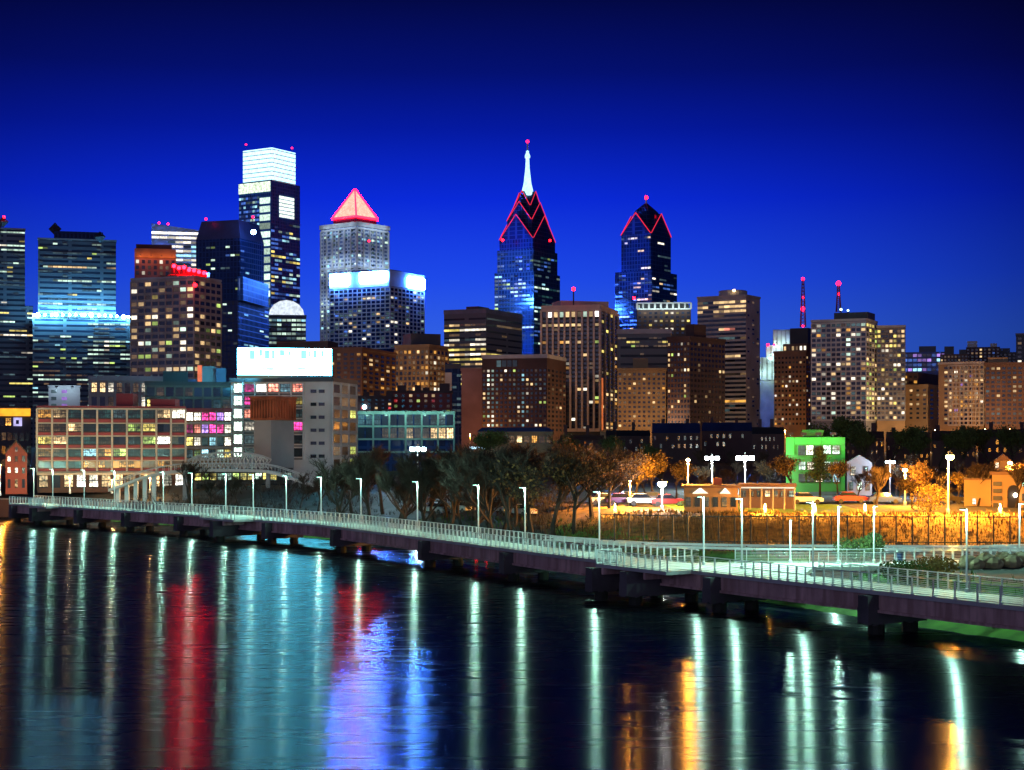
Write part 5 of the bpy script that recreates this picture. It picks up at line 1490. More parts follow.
mb.solid([(x, p.y - .2, z) for x, z in pts] + [(x, p.y + .0, z) for x, z in pts], [tuple(range(len(pts)))] + [(i, (i + 1) % len(pts), len(pts) + (i + 1) % len(pts), len(pts) + i) for i in range(len(pts))])
mb.build("arched_door", M['black'], b.root); mb = MB(); mb.ball((p.x + .1, p.y - .5, zz(494, Y)), .28, 6); mb.build("door_lamp", lit("door_lamp_glass", (1, .85, .6), 12, 0, True, 0), b.root)
b.win(f_, zz(503, Y), zz(475, Y), 7, 2, .4, .5, {'dark': 1, 'dimw': .7, 'warm': .3}, u0=.5)
b.done()
# ================================================================== boardwalk
DZ = 3.2
MAIN = [(-86, 273.5), (-59.5, 245), (-41.5, 226), (-24.6, 204.5), (-10, 177.5), (2.8, 152.8), (9, 142), (15.4, 131.8), (18.4, 126.8), (25.8, 115.2), (33.1, 103.6), (46, 83), (60, 60)]
def dense(line, step=1.0):
    out = []
    for (ax, ay), (bx, by) in zip(line, line[1:]):
        L = math.hypot(bx - ax, by - ay); k = max(1, round(L / step))
        for i in range(k): out.append(Vector((ax + (bx - ax) * i / k, ay + (by - ay) * i / k)))
    out.append(Vector(line[-1])); return out
def normals(pts, smooth=6):
    ns = []
    for i in range(len(pts)):
        d = (pts[min(i + smooth, len(pts) - 1)] - pts[max(i - smooth, 0)]).normalized()
        ns.append(Vector((-d.y, d.x)))
    return ns
def px_of(p): return 512 + F * p[0] / p[1]
main = dense(MAIN); nrm_ = normals(main)
def bump(p):
    x = px_of(p)
    if 39 <= x <= 58: return 2.2
    if 217 <= x <= 250: return 3.0
    if 613.5 <= x <= 690: return 2.6
    return 0.0
front, back = [], []
for i, (p, n_) in enumerate(zip(main, nrm_)):
    bq = bump(p)
    if i and bump(main[i - 1]) != bq:
        front.append(p - n_ * bump(main[i - 1])); back.append(p + n_ * 4.8)
    front.append(p - n_ * bq); back.append(p + n_ * 4.8)

bw = thing("boardwalk", "long pale boardwalk on piers with steel railings curving along the river", "boardwalk", (2.8, 152.8, 0))
def strip_solid(mb, A, B_, z0, z1):
    for i in range(len(A) - 1):
        a, b_, c, d = A[i], A[i + 1], B_[i + 1], B_[i]
        if (a - b_).length < 1e-6 and (c - d).length < 1e-6: continue
        mb.face([(a.x, a.y, z1), (b_.x, b_.y, z1), (c.x, c.y, z1), (d.x, d.y, z1)])
        mb.face([(d.x, d.y, z0), (c.x, c.y, z0), (b_.x, b_.y, z0), (a.x, a.y, z0)])
        mb.face([(a.x, a.y, z0), (b_.x, b_.y, z0), (b_.x, b_.y, z1), (a.x, a.y, z1)])
        if (c - d).length > 1e-6: mb.face([(c.x, c.y, z0), (d.x, d.y, z0), (d.x, d.y, z1), (c.x, c.y, z1)])
    for p, q in ((A[0], B_[0]), (A[-1], B_[-1])):
        mb.face([(p.x, p.y, z0), (q.x, q.y, z0), (q.x, q.y, z1), (p.x, p.y, z1)])
mb = MB(); strip_solid(mb, front, back, DZ - .3, DZ); mb.build("deck", M['deck'], bw)
for off, w in ((.35, .55), (3.9, .55)):
    mb = MB(); strip_solid(mb, [p + n_ * off for p, n_ in zip(main, nrm_)], [p + n_ * (off + w) for p, n_ in zip(main, nrm_)], DZ - 1.40, DZ - .304)
    mb.build("girder", M['girder'], bw)
    mb = MB(); strip_solid(mb, [p + n_ * (off - .18) for p, n_ in zip(main, nrm_)], [p + n_ * (off + w + .18) for p, n_ in zip(main, nrm_)], DZ - 1.60, DZ - 1.404)
    mb.build("girder_flange", M['girder'], bw)
ptpx = [(px_of(p), p, n_) for p, n_ in zip(main, nrm_)]
def near_px(x): return min(ptpx, key=lambda q: abs(q[0] - x))
for x in (14, 46, 78, 128, 181, 236, 268, 338, 426, 508, 620, 652, 716, 870):
    _, p, n_ = near_px(x); bq = bump(p); yaw = math.atan2(n_.y, n_.x)
    f0, f1 = -.75 - bq, 5.2
    c = p + n_ * ((f0 + f1) / 2)
    mb = MB(); mb.box((c.x, c.y, 1.35), ((f1 - f0) / 2, .55, .6), yaw); mb.box((c.x, c.y, DZ - .86), ((f1 - f0) / 2 - .02, .5, .5), yaw)
    cap = mb.build("pier_cap", M['pier'], bw)
    for s in (.6 - bq, 4.0):
        q = p + n_ * s; m2 = MB(); m2.tube([(q.x, q.y, -3), (q.x, q.y, .9)], .6, 10); m2.build("pier_column", M['pier'], cap)
# transverse beams below the look-outs
mb = MB()
for i, (x, p, n_) in enumerate(ptpx):
    if bump(p) and i % 3 == 0:
        q = p - n_ * (bump(p) / 2 - .1); mb.box((q.x, q.y, DZ - .6), (bump(p) / 2 + .1, .15, .28), math.atan2(n_.y, n_.x))
mb.build("platform_rib", M['girder'], bw)

posts_all = []
def railing(owner, pts, z, gate=lambda p: True, every=1.0):
    """handrail, wire infill and posts along a line of points; posts are collected and built later"""
    rail, wire = MB(), MB()
    last = None
    def flush():
        nonlocal rail, wire, last
        if rail.f:
            h_ = rail.build("handrail", M['steel'], owner); wire.build("wire_mesh", M['steel'], h_)
        rail, wire, last = MB(), MB(), None
    for i in range(len(pts) - 1):
        a, b_ = pts[i], pts[i + 1]; L = (b_ - a).length
        if L < 1e-6: continue
        if not (gate(a) and gate(b_)):
            flush(); continue
        d = (b_ - a) / L; yaw = math.atan2(d.y, d.x); c = (a + b_) / 2
        rail.box((c.x, c.y, z + 1.20), (L / 2 + .02, .045, .035), yaw)
        wire.box((c.x, c.y, z + .10), (L / 2, .02, .03), yaw)
        for k in range(1, 8): wire.box((c.x, c.y, z + .10 + k * .135), (L / 2, .008, .012), yaw)
        if last is None or (a - last).length >= every - .02:
            posts_all.append((owner, a.x, a.y, z, yaw)); last = a
    flush()
junction = lambda p: not (16.5 < p.x < 24.5 and 124.5 < p.y < 140)
railing(bw, [p + (back[i] - p).normalized() * .12 for i, p in enumerate(front)], DZ)
railing(bw, [p for p in back], DZ, junction)

# branch that leaves the boardwalk towards the shore road
RW = [(17.5, 137.2), (20.5, 137.0), (31, 136.6), (46, 142.5), (75, 152)]
rb = thing("ramp_walkway", "second pale walkway branching off behind the boardwalk towards the shore", "walkway", (31, 138.6, 0))
rw = dense(RW); rn = normals(rw)
A = [p for p in rw]; B_ = [p + n_ * 4.2 for p, n_ in zip(rw, rn)]
mb = MB(); strip_solid(mb, A, B_, DZ - .35, DZ - .02); mb.build("deck", M['deck'], rb)
mb = MB(); strip_solid(mb, [p + n_ * .3 for p, n_ in zip(rw, rn)], [p + n_ * .8 for p, n_ in zip(rw, rn)], DZ - 1.1, DZ - .354); mb.build("girder", M['girder'], rb)
for i in (14, 26, 38, 50):
    q = rw[i] + rn[i] * 2; mb = MB(); mb.tube([(q.x, q.y, 0), (q.x, q.y, DZ - .36)], .45, 10); mb.build("column", M['pier'], rb)
# junction slab
mb = MB(); mb.prism([Vector((13.5, 141.0)), Vector((19.6, 135.4)), Vector((23.6, 129.2)), Vector((26.0, 137.2)), Vector((19, 141.5))], DZ - .33, DZ - .01); mb.build("junction_slab", M['deck'], rb)
railing(rb, A, DZ - .02, lambda p: p.x > 25.5); railing(rb, B_, DZ - .02, lambda p: p.x > 19)

unit_post = MB(); unit_post.box((0, 0, .6), (.03, .07, .6)); unit_post.box((.045, 0, .03), (.10, .10, .03)); post_mesh = unit_post.mesh("post", M['steel'])
for owner in (bw, rb):
    mine = sorted((q for q in posts_all if q[0] is owner), key=lambda q: q[1] ** 2 + q[2] ** 2)
    # posts that fall outside the picture's right edge come last
    mine.sort(key=lambda q: (px_of((q[1], q[2])) > 1030, q[1] ** 2 + q[2] ** 2))
    o0 = owner.location
    for _, x, y, z, yaw in mine[:100]:
        o = bpy.data.objects.new("post", post_mesh); COL.objects.link(o); o.parent = owner
        o.location = (x - o0.x, y - o0.y, z - o0.z); o.rotation_euler = (0, 0, yaw)
    if len(mine) > 100:
        mb = MB()
        for _, x, y, z, yaw in mine[100:]: mb.box((x, y, z + .6), (.03, .07, .6), yaw)
        o = mb.build("post", M['steel'], owner); o['kind'] = 'stuff'

# ---- slim lamp posts on the boardwalk
MINT = (.46, 1.0, .78)
LAMPG = lit("boardwalk_lamp_glass", MINT, 5, 0, False, 0)
def boardwalk_lamp(x, y, z, h, yaw, label, power=1900):
    t = thing("lamp_post", label, "lamp post", (x, y, z), "slim lamp posts on the boardwalk")
    mb = MB(); mb.lathe((x, y), [(.16, z), (.16, z + .25), (.085, z + .3), (.055, z + h)], 8); mb.build("post", M['steel'], t)
    cx, cy_ = x + math.cos(yaw) * .45, y + math.sin(yaw) * .45
    mb = MB(); mb.tube([(x, y, z + h - .1), (cx, cy_, z + h)], .04, 5); mb.build("arm", M['dgrey'], t)
    mb = MB(); mb.box((cx, cy_, z + h + .04), (.24, .08, .035), yaw); hd = mb.build("lamp_head", M['dgrey'], t)
    mb = MB(); mb.box((cx, cy_, z + h - .035), (.20, .07, .015), yaw); mb.build("lamp_glass", LAMPG, hd)
    add_light("lamp_light", (cx - x, cy_ - y, h - .28), power, MINT, .07, t)
bpx = [(px_of(p), p, n_) for p, n_ in zip([m_ + k_ * 4.55 for m_, k_ in zip(main, nrm_)], nrm_)]
lamps = [18, 52, 84, 115, 163, 192, 225, 255, 286, 320, 362, 419, 477, 527, 598, 707, 745, 813, 963]
for i, x in enumerate(lamps):
    _, p, n_ = min(bpx, key=lambda q: abs(q[0] - x))
    boardwalk_lamp(p.x, p.y, DZ, 5.9, math.atan2(-n_.y, -n_.x), "slim steel lamp post on the boardwalk, %s from its far end" % ORD[i])
rbx = [(px_of(p), p, n_) for p, n_ in zip([m_ + k_ * 3.95 for m_, k_ in zip(rw, rn)], rn)]
for i, x in enumerate((786, 834, 872, 1019)):
    _, p, n_ = min(rbx, key=lambda q: abs(q[0] - x))
    boardwalk_lamp(p.x, p.y, DZ - .02, 5.0 if i else 3.8, math.atan2(-n_.y, -n_.x), "slim steel lamp post on the branch walkway, %s from the junction" % ORD[i], 2600)

# ================================================================== street and flood lamps
SOD = (1.0, .38, .035)
def street_lamp(label, px, py, Y, power, col, glass, r=.3, kind="street_lamp", cat="street lamp", arm=0.0, group=None, base_z=None):
    p = at(px, py, Y); g = ground_z(p.x, p.y) if base_z is None else base_z
    t = thing(kind, label, cat, (p.x, p.y + arm, g), group)
    mb = MB(); mb.lathe((p.x, p.y + arm), [(.22, g - .1), (.2, g + .5), (.12, g + .6), (.07, p.z + r)], 8); mb.build("post", M['steel'], t)
    if arm:
        mb = MB(); mb.tube([(p.x, p.y + arm, p.z + r), (p.x, p.y, p.z + r + .1)], .06, 5); mb.build("arm", M['steel'], t)
    if kind == "flood_mast":
        # a cross bar with three tilted flood heads
        mb = MB(); mb.box((p.x, p.y + .1, p.z), (r * 1.9, .06, .06)); mb.build("cross_bar", M['dgrey'], t)
        for k in (-1, 0, 1):
            mb = MB(); q = (p.x + k * r * 1.25, p.y - .05, p.z); mb.box(q, (r * .5, .14, r * .42)); hd = mb.build("flood_head", M['dgrey'], t)
            mb = MB(); mb.box((q[0], q[1] - .16, q[2] - .02), (r * .46, .02, r * .38)); mb.build("lamp_glass", glass, hd)
    else:
        # a cobra head: flat hood with a bulging lens below
        mb = MB(); mb.ball((0, 0, 0), 1, 6); mb.v = [(p.x + x * r * 1.1, p.y + y * r * 1.3, p.z + r * .42 + max(z, -.1) * r * .35) for x, y, z in mb.v]; hd = mb.build("lamp_head", M['dgrey'], t)
        mb = MB(); mb.ball((0, 0, 0), 1, 8); mb.v = [(p.x + x * r * .9, p.y + y * r * 1.05, p.z + z * r * .62) for x, y, z in mb.v]; mb.build("lamp_glass", glass, hd, smooth=True)
    add_light("lamp_light", (0, -arm - .2, p.z - g - r - .25), power, col, max(.2, r * .7), t)
SODG = lit("sodium_lamp_glass", (1, .62, .22), 45, 0, False, 0)
WHG = lit("flood_lamp_glass", (.85, .97, 1), 45, 0, False, 0)
street_lamp("tallest sodium street lamp with a white-orange glare above the lit slope", 950, 457, 184, 60000, SOD, SODG, .55, arm=.8)
street_lamp("small sodium lamp behind the amber trees beside the station hut", 688, 460, 205, 40000, SOD, SODG, .3)
street_lamp("yellow sodium lamp below the blue-white floodlight", 905, 470, 208, 40000, SOD, SODG, .38)
street_lamp("yellow sodium lamp in front of the gabled house", 1010, 463, 214, 40000, SOD, SODG, .36)
street_lamp("low amber lamp among the brown trees over the parked cars", 630, 481, 205, 26000, SOD, SODG, .2)
street_lamp("white glaring lamp on a short post above the parked cars", 662, 484, 196, 6000, (1, .95, .9), WHG, .6)
street_lamp("first tall white flood mast behind the station hut", 712, 458, 268, 15000, (.75, 1, .95), WHG, .7, "flood_mast", "flood mast")
street_lamp("taller brighter white flood mast beside the flat canopy", 745, 458, 262, 17000, (.85, 1, .97), WHG, .85, "flood_mast", "flood mast")
street_lamp("blue-white floodlight by the white house", 890, 462, 240, 7000, (.5, .75, 1), lit("blue_white_flood_glass", (.5, .75, 1), 40, 0, False, 0), .42, "flood_mast", "flood mast")
street_lamp("blue-white flood mast glaring through the bare riverside trees", 418, 449, 255, 14000, (.55, .85, 1), lit("cold_flood_glass", (.62, .9, 1), 60, 0, False, 0), .75, "flood_mast", "flood mast")
for i, (px, py, Y, pw) in enumerate(((615, 504, 192, 3000), (765, 504, 184, 5500), (815, 504, 184, 5500), (865, 504, 184, 5500), (1000, 504, 184, 5500))):
    street_lamp("short added sodium lamp lighting the slope from its head, %s from the parked cars" % ORD[i], px, py, Y, pw, SOD, SODG, .09, "added_slope_lamp", "path lamp", group="added lamps along the slope")  # lamps added to brighten the slope
for i, (px, py, Y, pw, cl) in enumerate(((70, 478, 290, 1500, (1, .75, .4)), (112, 480, 291, 2200, (1, .55, .18)), (150, 476, 292, 2200, (1, .55, .18)), (0, 465, 279, 9000, SOD))):
    street_lamp("pavement lamp before the red-framed building, %s along" % ORD[i], px, py, Y, pw, cl, SODG, .18, base_z=4.4)
for i, (px, Y, pw, h) in enumerate(((300, 665, 26000, 22), (345, 665, 26000, 22), (385, 670, 20000, 22), (410, 765, 60000, 24), (437, 765, 50000, 24), (625, 700, 30000, 22), (655, 700, 30000, 22), (785, 820, 26000, 24), (805, 815, 22000, 24),
                                    (915, 785, 40000, 24), (935, 775, 30000, 24), (962, 725, 50000, 24), (985, 720, 40000, 24), (1010, 715, 30000, 24), (470, 690, 12000, 20), (735, 860, 22000, 24))):
    p = at(px, 440, Y); g = ground_z(p.x, p.y)
    street_lamp("tall sodium lamp in the streets at the towers' feet, %s from the billboard" % ORD[i], px, HOR - (g + h * .45 - CZ) * F / Y, Y, pw * .75, SOD if i % 3 else (1, .72, .42), SODG, .3, group="street lamps between the towers", base_z=g)

# ================================================================== fence at the foot of the slope
f = thing("chain_link_fence", "tall dark post fence in front of the orange-lit slope", "fence", (30, 166, 3))
fl = dense([(9.5, 172.0), (20, 167.6), (60, 165.6), (75, 164.8)], 1.7)
rail = MB()
for a, b_ in zip(fl, fl[1:]):
    d = b_ - a; c = (a + b_) / 2; yaw = math.atan2(d.y, d.x)
    for z in (6.0, 3.35): rail.box((c.x, c.y, z), (d.length / 2, .04, .05), yaw)
rail.build("rail", M['black'], f)
mesh_ = MB()
for a, b_ in zip(fl, fl[1:]):
    d = b_ - a
    for k in range(6):
        p, q = a + d * (k / 6), a + d * ((k + 1) / 6)
        mesh_.tube([(p.x, p.y, 3.1), (q.x, q.y, 5.9)], .008, 3, 0, False); mesh_.tube([(p.x, p.y, 5.9), (q.x, q.y, 3.1)], .008, 3, 0, False)
mesh_.build("wire_mesh", M['black'], f)
for i, p in enumerate(fl):
    mb = MB(); g = ground_z(p.x, p.y); mb.lathe((p.x, p.y), [(.075, g - .1), (.075, 6.15), (.02, 6.22)], 6); mb.build("post", M['black'], f)
# shore wall at the far west end
wl2 = Bld("river_wall", "dark low river wall at the far end of the boardwalk", "wall", [Vector((-115, 299)), Vector((-88, 289)), Vector((-87.7, 289.8)), Vector((-114.7, 299.8))], base=-1)
wl2.body(3.2, M['dbrown'], name="wall"); wl2.body(3.4, M['grey'], 3.202, "coping", grow(wl2.fp, .01)); wl2.done()

# ================================================================== trees
def tree_meshes(name, h, spread, leaf=None, seed=1, twigs=2600, leaves=0, pine=False):
    rnd = random.Random(seed); tr, cr_ = MB(), MB(); tips = []
    def grow_b(p, d, L, r, depth):
        n_ = 3 if depth < 2 else 2; pts = [p]; q = p; dd = d.copy()
        for i in range(n_):
            dd = (dd + Vector((rnd.gauss(0, .13), rnd.gauss(0, .13), rnd.gauss(.03, .08)))).normalized(); q = q + dd * (L / n_); pts.append(q)
        rad = [r * (1 - .45 * i / n_) for i in range(n_ + 1)]
        (tr if depth < 2 else cr_).tube(pts, rad, 6 if depth == 0 else 4 if depth < 3 else 3, 0, False)
        if depth >= 4 or L < .5:
            tips.append((pts[-1], dd, pts)); return
        k = rnd.randint(3, 5) if depth < 3 else rnd.randint(2, 3)
        for i in range(k):
            u = rnd.uniform(.45, 1.0) if depth else rnd.uniform(.55, 1.0)
            j = min(int(u * n_), n_ - 1); s = pts[j] + (pts[j + 1] - pts[j]) * (u * n_ - j)
            az = rnd.uniform(0, 2 * math.pi); tilt = rnd.uniform(.35, .85) * spread
            side = Vector((math.cos(az), math.sin(az), 0)); nd = (dd * math.cos(tilt) + side * math.sin(tilt) + Vector((0, 0, .12))).normalized()
            grow_b(s, nd, L * rnd.uniform(.55, .78), r * .52, depth + 1)
        tips.append((pts[-1], dd, pts))
    if pine:
        tr.tube([(0, 0, 0), (.1, 0, h * .5), (0, .05, h)], [h * .022, h * .016, .03], 7, 0, False)
        z = h * .38
        while z < h * .97:
            for k in range(5):
                az = rnd.uniform(0, 6.28); L = (h - z) * .34 * rnd.uniform(.6, 1.2) + .5; d = Vector((math.cos(az), math.sin(az), rnd.uniform(-.1, .25)))
                e = Vector((0, 0, z)) + d * L; cr_.tube([(0, 0, z), e], [.05, .015], 3, 0, False); tips.append((e, d.normalized(), [Vector((0, 0, z)), Vector((0, 0, z)) + d * L * .6, e]))
            z += h * .045
    else:
        grow_b(Vector((0, 0, -.2)), Vector((0, 0, 1)), h * .42, h * .026, 0)
    for _ in range(twigs):
        tip, d, pts = rnd.choice(tips); u = rnd.random(); j = rnd.randrange(len(pts) - 1); s = pts[j] + (pts[j + 1] - pts[j]) * u
        nd = (d + Vector((rnd.gauss(0, .6), rnd.gauss(0, .6), rnd.gauss(.1, .4)))).normalized(); L = rnd.uniform(.5, 1.3) * h / 13
        e = s + nd * L; w = nd.cross(Vector((rnd.random(), rnd.random(), rnd.random() + .01))).normalized() * .022
        cr_.face([s - w, s + w, e]);
    for _ in range(leaves):
        tip, d, pts = rnd.choice(tips); j = rnd.randrange(len(pts) - 1); s = pts[j] + (pts[j + 1] - pts[j]) * rnd.random() + Vector((rnd.gauss(0, .45), rnd.gauss(0, .45), rnd.gauss(0, .35))) * (h / 12)
        a = Vector((rnd.gauss(0, 1), rnd.gauss(0, 1), rnd.gauss(0, 1))).normalized() * rnd.uniform(.10, .24); c2 = a.cross(Vector((rnd.gauss(0, 1), rnd.gauss(0, 1), rnd.gauss(0, 1)))).normalized() * a.length * .7
        cr_.face([s - a, s + c2, s + a, s - c2], 1)
    top = max(v[2] for v in tr.v + cr_.v)
    for mb_ in (tr, cr_): mb_.v = [(x * h / top, y * h / top, z * h / top) for x, y, z in mb_.v]
    return tr.mesh(name + "_trunk", M['bark']), cr_.mesh(name + "_crown", [M['twig'], leaf or M['leafb']])
TREE = {}
for k in range(3): TREE['bare%d' % k] = tree_meshes("bare_tree", 12, 1.0, None, 11 + k, 6500, 0)
for k in range(2): TREE['brown%d' % k] = tree_meshes("brown_tree", 12, 1.05, M['leafb'], 31 + k, 5200, 1000)
for k in range(2): TREE['ochre%d' % k] = tree_meshes("ochre_tree", 9, 1.1, M['leafo'], 51 + k, 3600, 1500)
for k in range(2): TREE['dark%d' % k] = tree_meshes("leafy_tree", 12, 1.1, M['leafg'], 71 + k, 500, 5200)
TREE['pine0'] = tree_meshes("pine_tree", 11, 1.0, M['leafg'], 91, 600, 3400, True)
BASEH = {'bare': 12, 'brown': 12, 'ochre': 9, 'dark': 12, 'pine': 11}
rt = random.Random(5)
def tree(kind, px, ytop, Y, label, group=None, name=None):
    x = K(px) * Y; g = ground_z(x, Y); h = zz(ytop, Y) - g; s = h / BASEH[kind[:-1]]
    t = thing(name or {'bare': 'bare_tree', 'brown': 'brown_tree', 'ochre': 'ochre_tree', 'dark': 'leafy_tree', 'pine': 'pine_tree'}[kind[:-1]], label, "tree", (x, Y, g), group)
    t.scale = (s * rt.uniform(.9, 1.15), s * rt.uniform(.9, 1.15), s); t.rotation_euler = (0, 0, rt.uniform(0, 6.28))
    for me_, nm in zip(TREE[kind], ("trunk", "crown")):
        o = bpy.data.objects.new(nm, me_); COL.objects.link(o); o.parent = t
bare = [(338, 462, 232), (352, 447, 240), (368, 452, 228), (383, 441, 236), (398, 446, 220), (410, 459, 212), (432, 452, 214), (447, 443, 220), (461, 449, 205), (474, 445, 212), (489, 441, 204), (502, 450, 196), (515, 437, 200)]
for i, (px, yt, Y) in enumerate(bare):
    tree('bare%d' % (i % 3), px, yt, Y, "bare winter tree in the riverside grove, %s from the studio building" % ORD[i], "bare trees of the riverside grove")
for i, (px, yt, Y) in enumerate(((345, 452, 226), (372, 446, 218), (396, 441, 214), (428, 446, 208), (448, 438, 204), (474, 440, 197), (494, 436, 192), (514, 440, 188))):
    tree('bare%d' % ((i + 2) % 3), px, yt, Y, "tall dark bare tree on the bank right behind the boardwalk, %s from the footbridge" % ORD[i], "dark bank trees behind the boardwalk", "bank_tree")
for i, (px, yt, Y) in enumerate(((532, 438, 188), (553, 428, 186), (574, 431, 186), (592, 437, 192), (609, 441, 200))):
    tree('brown%d' % (i % 2), px, yt, Y, "brown-leaved tree at the grove's lit end, %s from the bare trees" % ORD[i], "brown trees at the grove's end")
for i, (px, yt, Y) in enumerate(((634, 452, 214), (652, 449, 222), (676, 458, 230))):
    tree('ochre%d' % (i % 2), px, yt, Y, "ochre tree behind the parked cars, %s from the grove" % ORD[i], "ochre trees behind the parked cars")
for i, (px, yt, Y) in enumerate(((190, 458, 272), (211, 462, 268), (238, 472, 264), (262, 474, 262), (300, 468, 256), (318, 474, 250))):
    tree('bare%d' % (i % 3), px, yt, Y, "small bare tree under the footbridge ramp, %s from the red loft" % ORD[i], "bare trees by the footbridge")
for i, (px, yt, Y) in enumerate(((618, 458, 224), (645, 462, 240), (664, 466, 250), (698, 470, 236), (722, 466, 246), (757, 470, 250), (775, 466, 256), (858, 470, 232), (880, 466, 222), (899, 472, 226), (920, 464, 236), (945, 470, 226), (967, 474, 218), (985, 470, 240), (1003, 474, 226), (1021, 468, 220))):
    tree('bare%d' % ((i + 1) % 3), px, yt, Y, "bare street tree in sodium light, %s from the grove towards the arcade building" % ORD[i], "bare street trees in sodium light", "street_tree")
for i, (px, yt, Y) in enumerate(((610, 452, 232), (700, 462, 280), (735, 460, 290), (772, 458, 280), (866, 452, 250), (876, 462, 212), (896, 455, 245), (915, 452, 255), (935, 458, 212), (962, 456, 250), (978, 458, 206), (996, 460, 252), (1016, 462, 200), (1030, 456, 215))):
    tree(('bare2', 'brown0', 'bare0', 'brown1', 'bare1')[i % 5], px, yt, Y, "tall amber-lit tree in the thicket behind the street lamps, %s from the grove" % ORD[i], "amber-lit thicket behind the street lamps", "thicket_tree")
tree('ochre0', 792, 452, 236, "brown roadside tree before the green-lit building's near corner")
tree('pine0', 820, 445, 232, "tall layered pine in front of the green-lit building")
tree('ochre1', 838, 458, 226, "orange-lit tree at the far corner of the green-lit building")
for i, (px, yt, Y) in enumerate(((912, 476, 200), (927, 480, 196), (938, 472, 206), (958, 470, 214), (975, 466, 226))):
    tree(('ochre0', 'ochre1', 'bare1', 'ochre1', 'bare0')[i], px, yt, Y, "yellow-lit tree around the tallest sodium lamp, %s from the white house" % ORD[i], "yellow-lit trees by the sodium lamp", "roadside_tree")
for i, (px, yt, Y) in enumerate(((700, 446, 330), (732, 446, 345), (764, 448, 340))):
    tree('bare%d' % (i % 3), px, yt, Y, "pale-lit bare tree behind the flood masts, %s from the amber trees" % ORD[i], "bare trees behind the flood masts")
for i, (px, yt, Y) in enumerate(((806, 428, 420), (828, 418, 400), (848, 414, 410), (868, 420, 395), (888, 424, 400), (912, 428, 390), (938, 427, 400), (962, 426, 395), (990, 424, 405), (1014, 420, 395))):
    tree('dark%d' % (i % 2), px, yt, Y, "dark leafy tree on the unlit hill below the apartment towers, %s from the green-lit building" % ORD[i], "dark trees below the apartment towers")
for i, (px, yt, Y) in enumerate(((470, 428, 350), (575, 430, 380), (620, 434, 370), (655, 440, 360))):
    tree('dark%d' % (i % 2), px, yt, Y, "dark leafy tree behind the riverside grove, %s from the teal pavilion" % ORD[i], "dark trees behind the grove")

def shrub(px, py, Y, w, h, label, mat='leafg', seed=3):
    rnd = random.Random(seed); p = at(px, py, Y); g = ground_z(p.x, p.y); st, lf = MB(), MB()
    t = thing("shrub", label, "shrub", (p.x, p.y, g))
    for k in range(9):
        a = rnd.uniform(0, 6.28); e = Vector((p.x + math.cos(a) * w * .5 * rnd.random(), p.y + math.sin(a) * w * .5 * rnd.random(), g + h * rnd.uniform(.6, 1)))
        st.tube([(p.x, p.y, g - .1), e], [.04, .01], 3, 0, False)
    for k in range(900):
        v = Vector((rnd.gauss(0, 1), rnd.gauss(0, 1), rnd.gauss(0, 1))).normalized() * rnd.random() ** .4
        s = Vector((p.x + v.x * w / 2, p.y + v.y * w / 2, g + h * (.5 + .5 * v.z)))
        a = Vector((rnd.gauss(0, 1), rnd.gauss(0, 1), rnd.gauss(0, 1))).normalized() * .11; c2 = a.cross(Vector((rnd.random(), 1, rnd.random()))).normalized() * .08
        lf.face([s - a, s + c2, s + a, s - c2])
    st.build("stem", M['bark'], t); lf.build("foliage", M[mat], t)
shrub(854, 545, 146, 4.2, 2.3, "low dark green shrub behind the branch walkway"); shrub(873, 543, 146.5, 2.2, 2.6, "bright green shrub at the lamp on the branch walkway", seed=5)
shrub(905, 575, 131, 5, 1.7, "flat dark shrub between the boardwalk and the branch walkway", seed=7); shrub(935, 578, 131, 4, 1.6, "olive shrub in the gap beside the boulders", 'leafo', 9)
shrub(930, 492, 190, 4.6, 3.4, "round yellow-lit bush under the tallest sodium lamp", 'leafo', 12)
shrub(700, 500, 200, 6, 1.0, "low clipped hedge on the lit lawn before the station hut", 'leafg', 14)

STONE = wallmat("tan_boulder", (.34, .26, .15), .9, .3, 1.2)
for i, (px, Y, r) in enumerate(((968, 139.5, .9), (976, 139, .75), (985, 140, 1.0), (994, 139.4, .8), (1003, 141, 1.0), (1012, 140, .85), (1021, 141.5, .95))):
    rnd = random.Random(40 + i); x = K(px) * Y; g = ground_z(x, Y); mb = MB(); mb.ball((0, 0, 0), r, 7)
    mb.v = [(vx * rnd.uniform(.85, 1.15) + x, vy * rnd.uniform(.85, 1.1) + Y, vz * rnd.uniform(.65, .85) + g + r * .5) for vx, vy, vz in mb.v]
    o = mb.build("boulder", STONE, smooth=False); tag(o, "tan boulder on the bank under the branch walkway, %s from the shrubs" % ORD[i], "boulder", "boulders under the branch walkway")

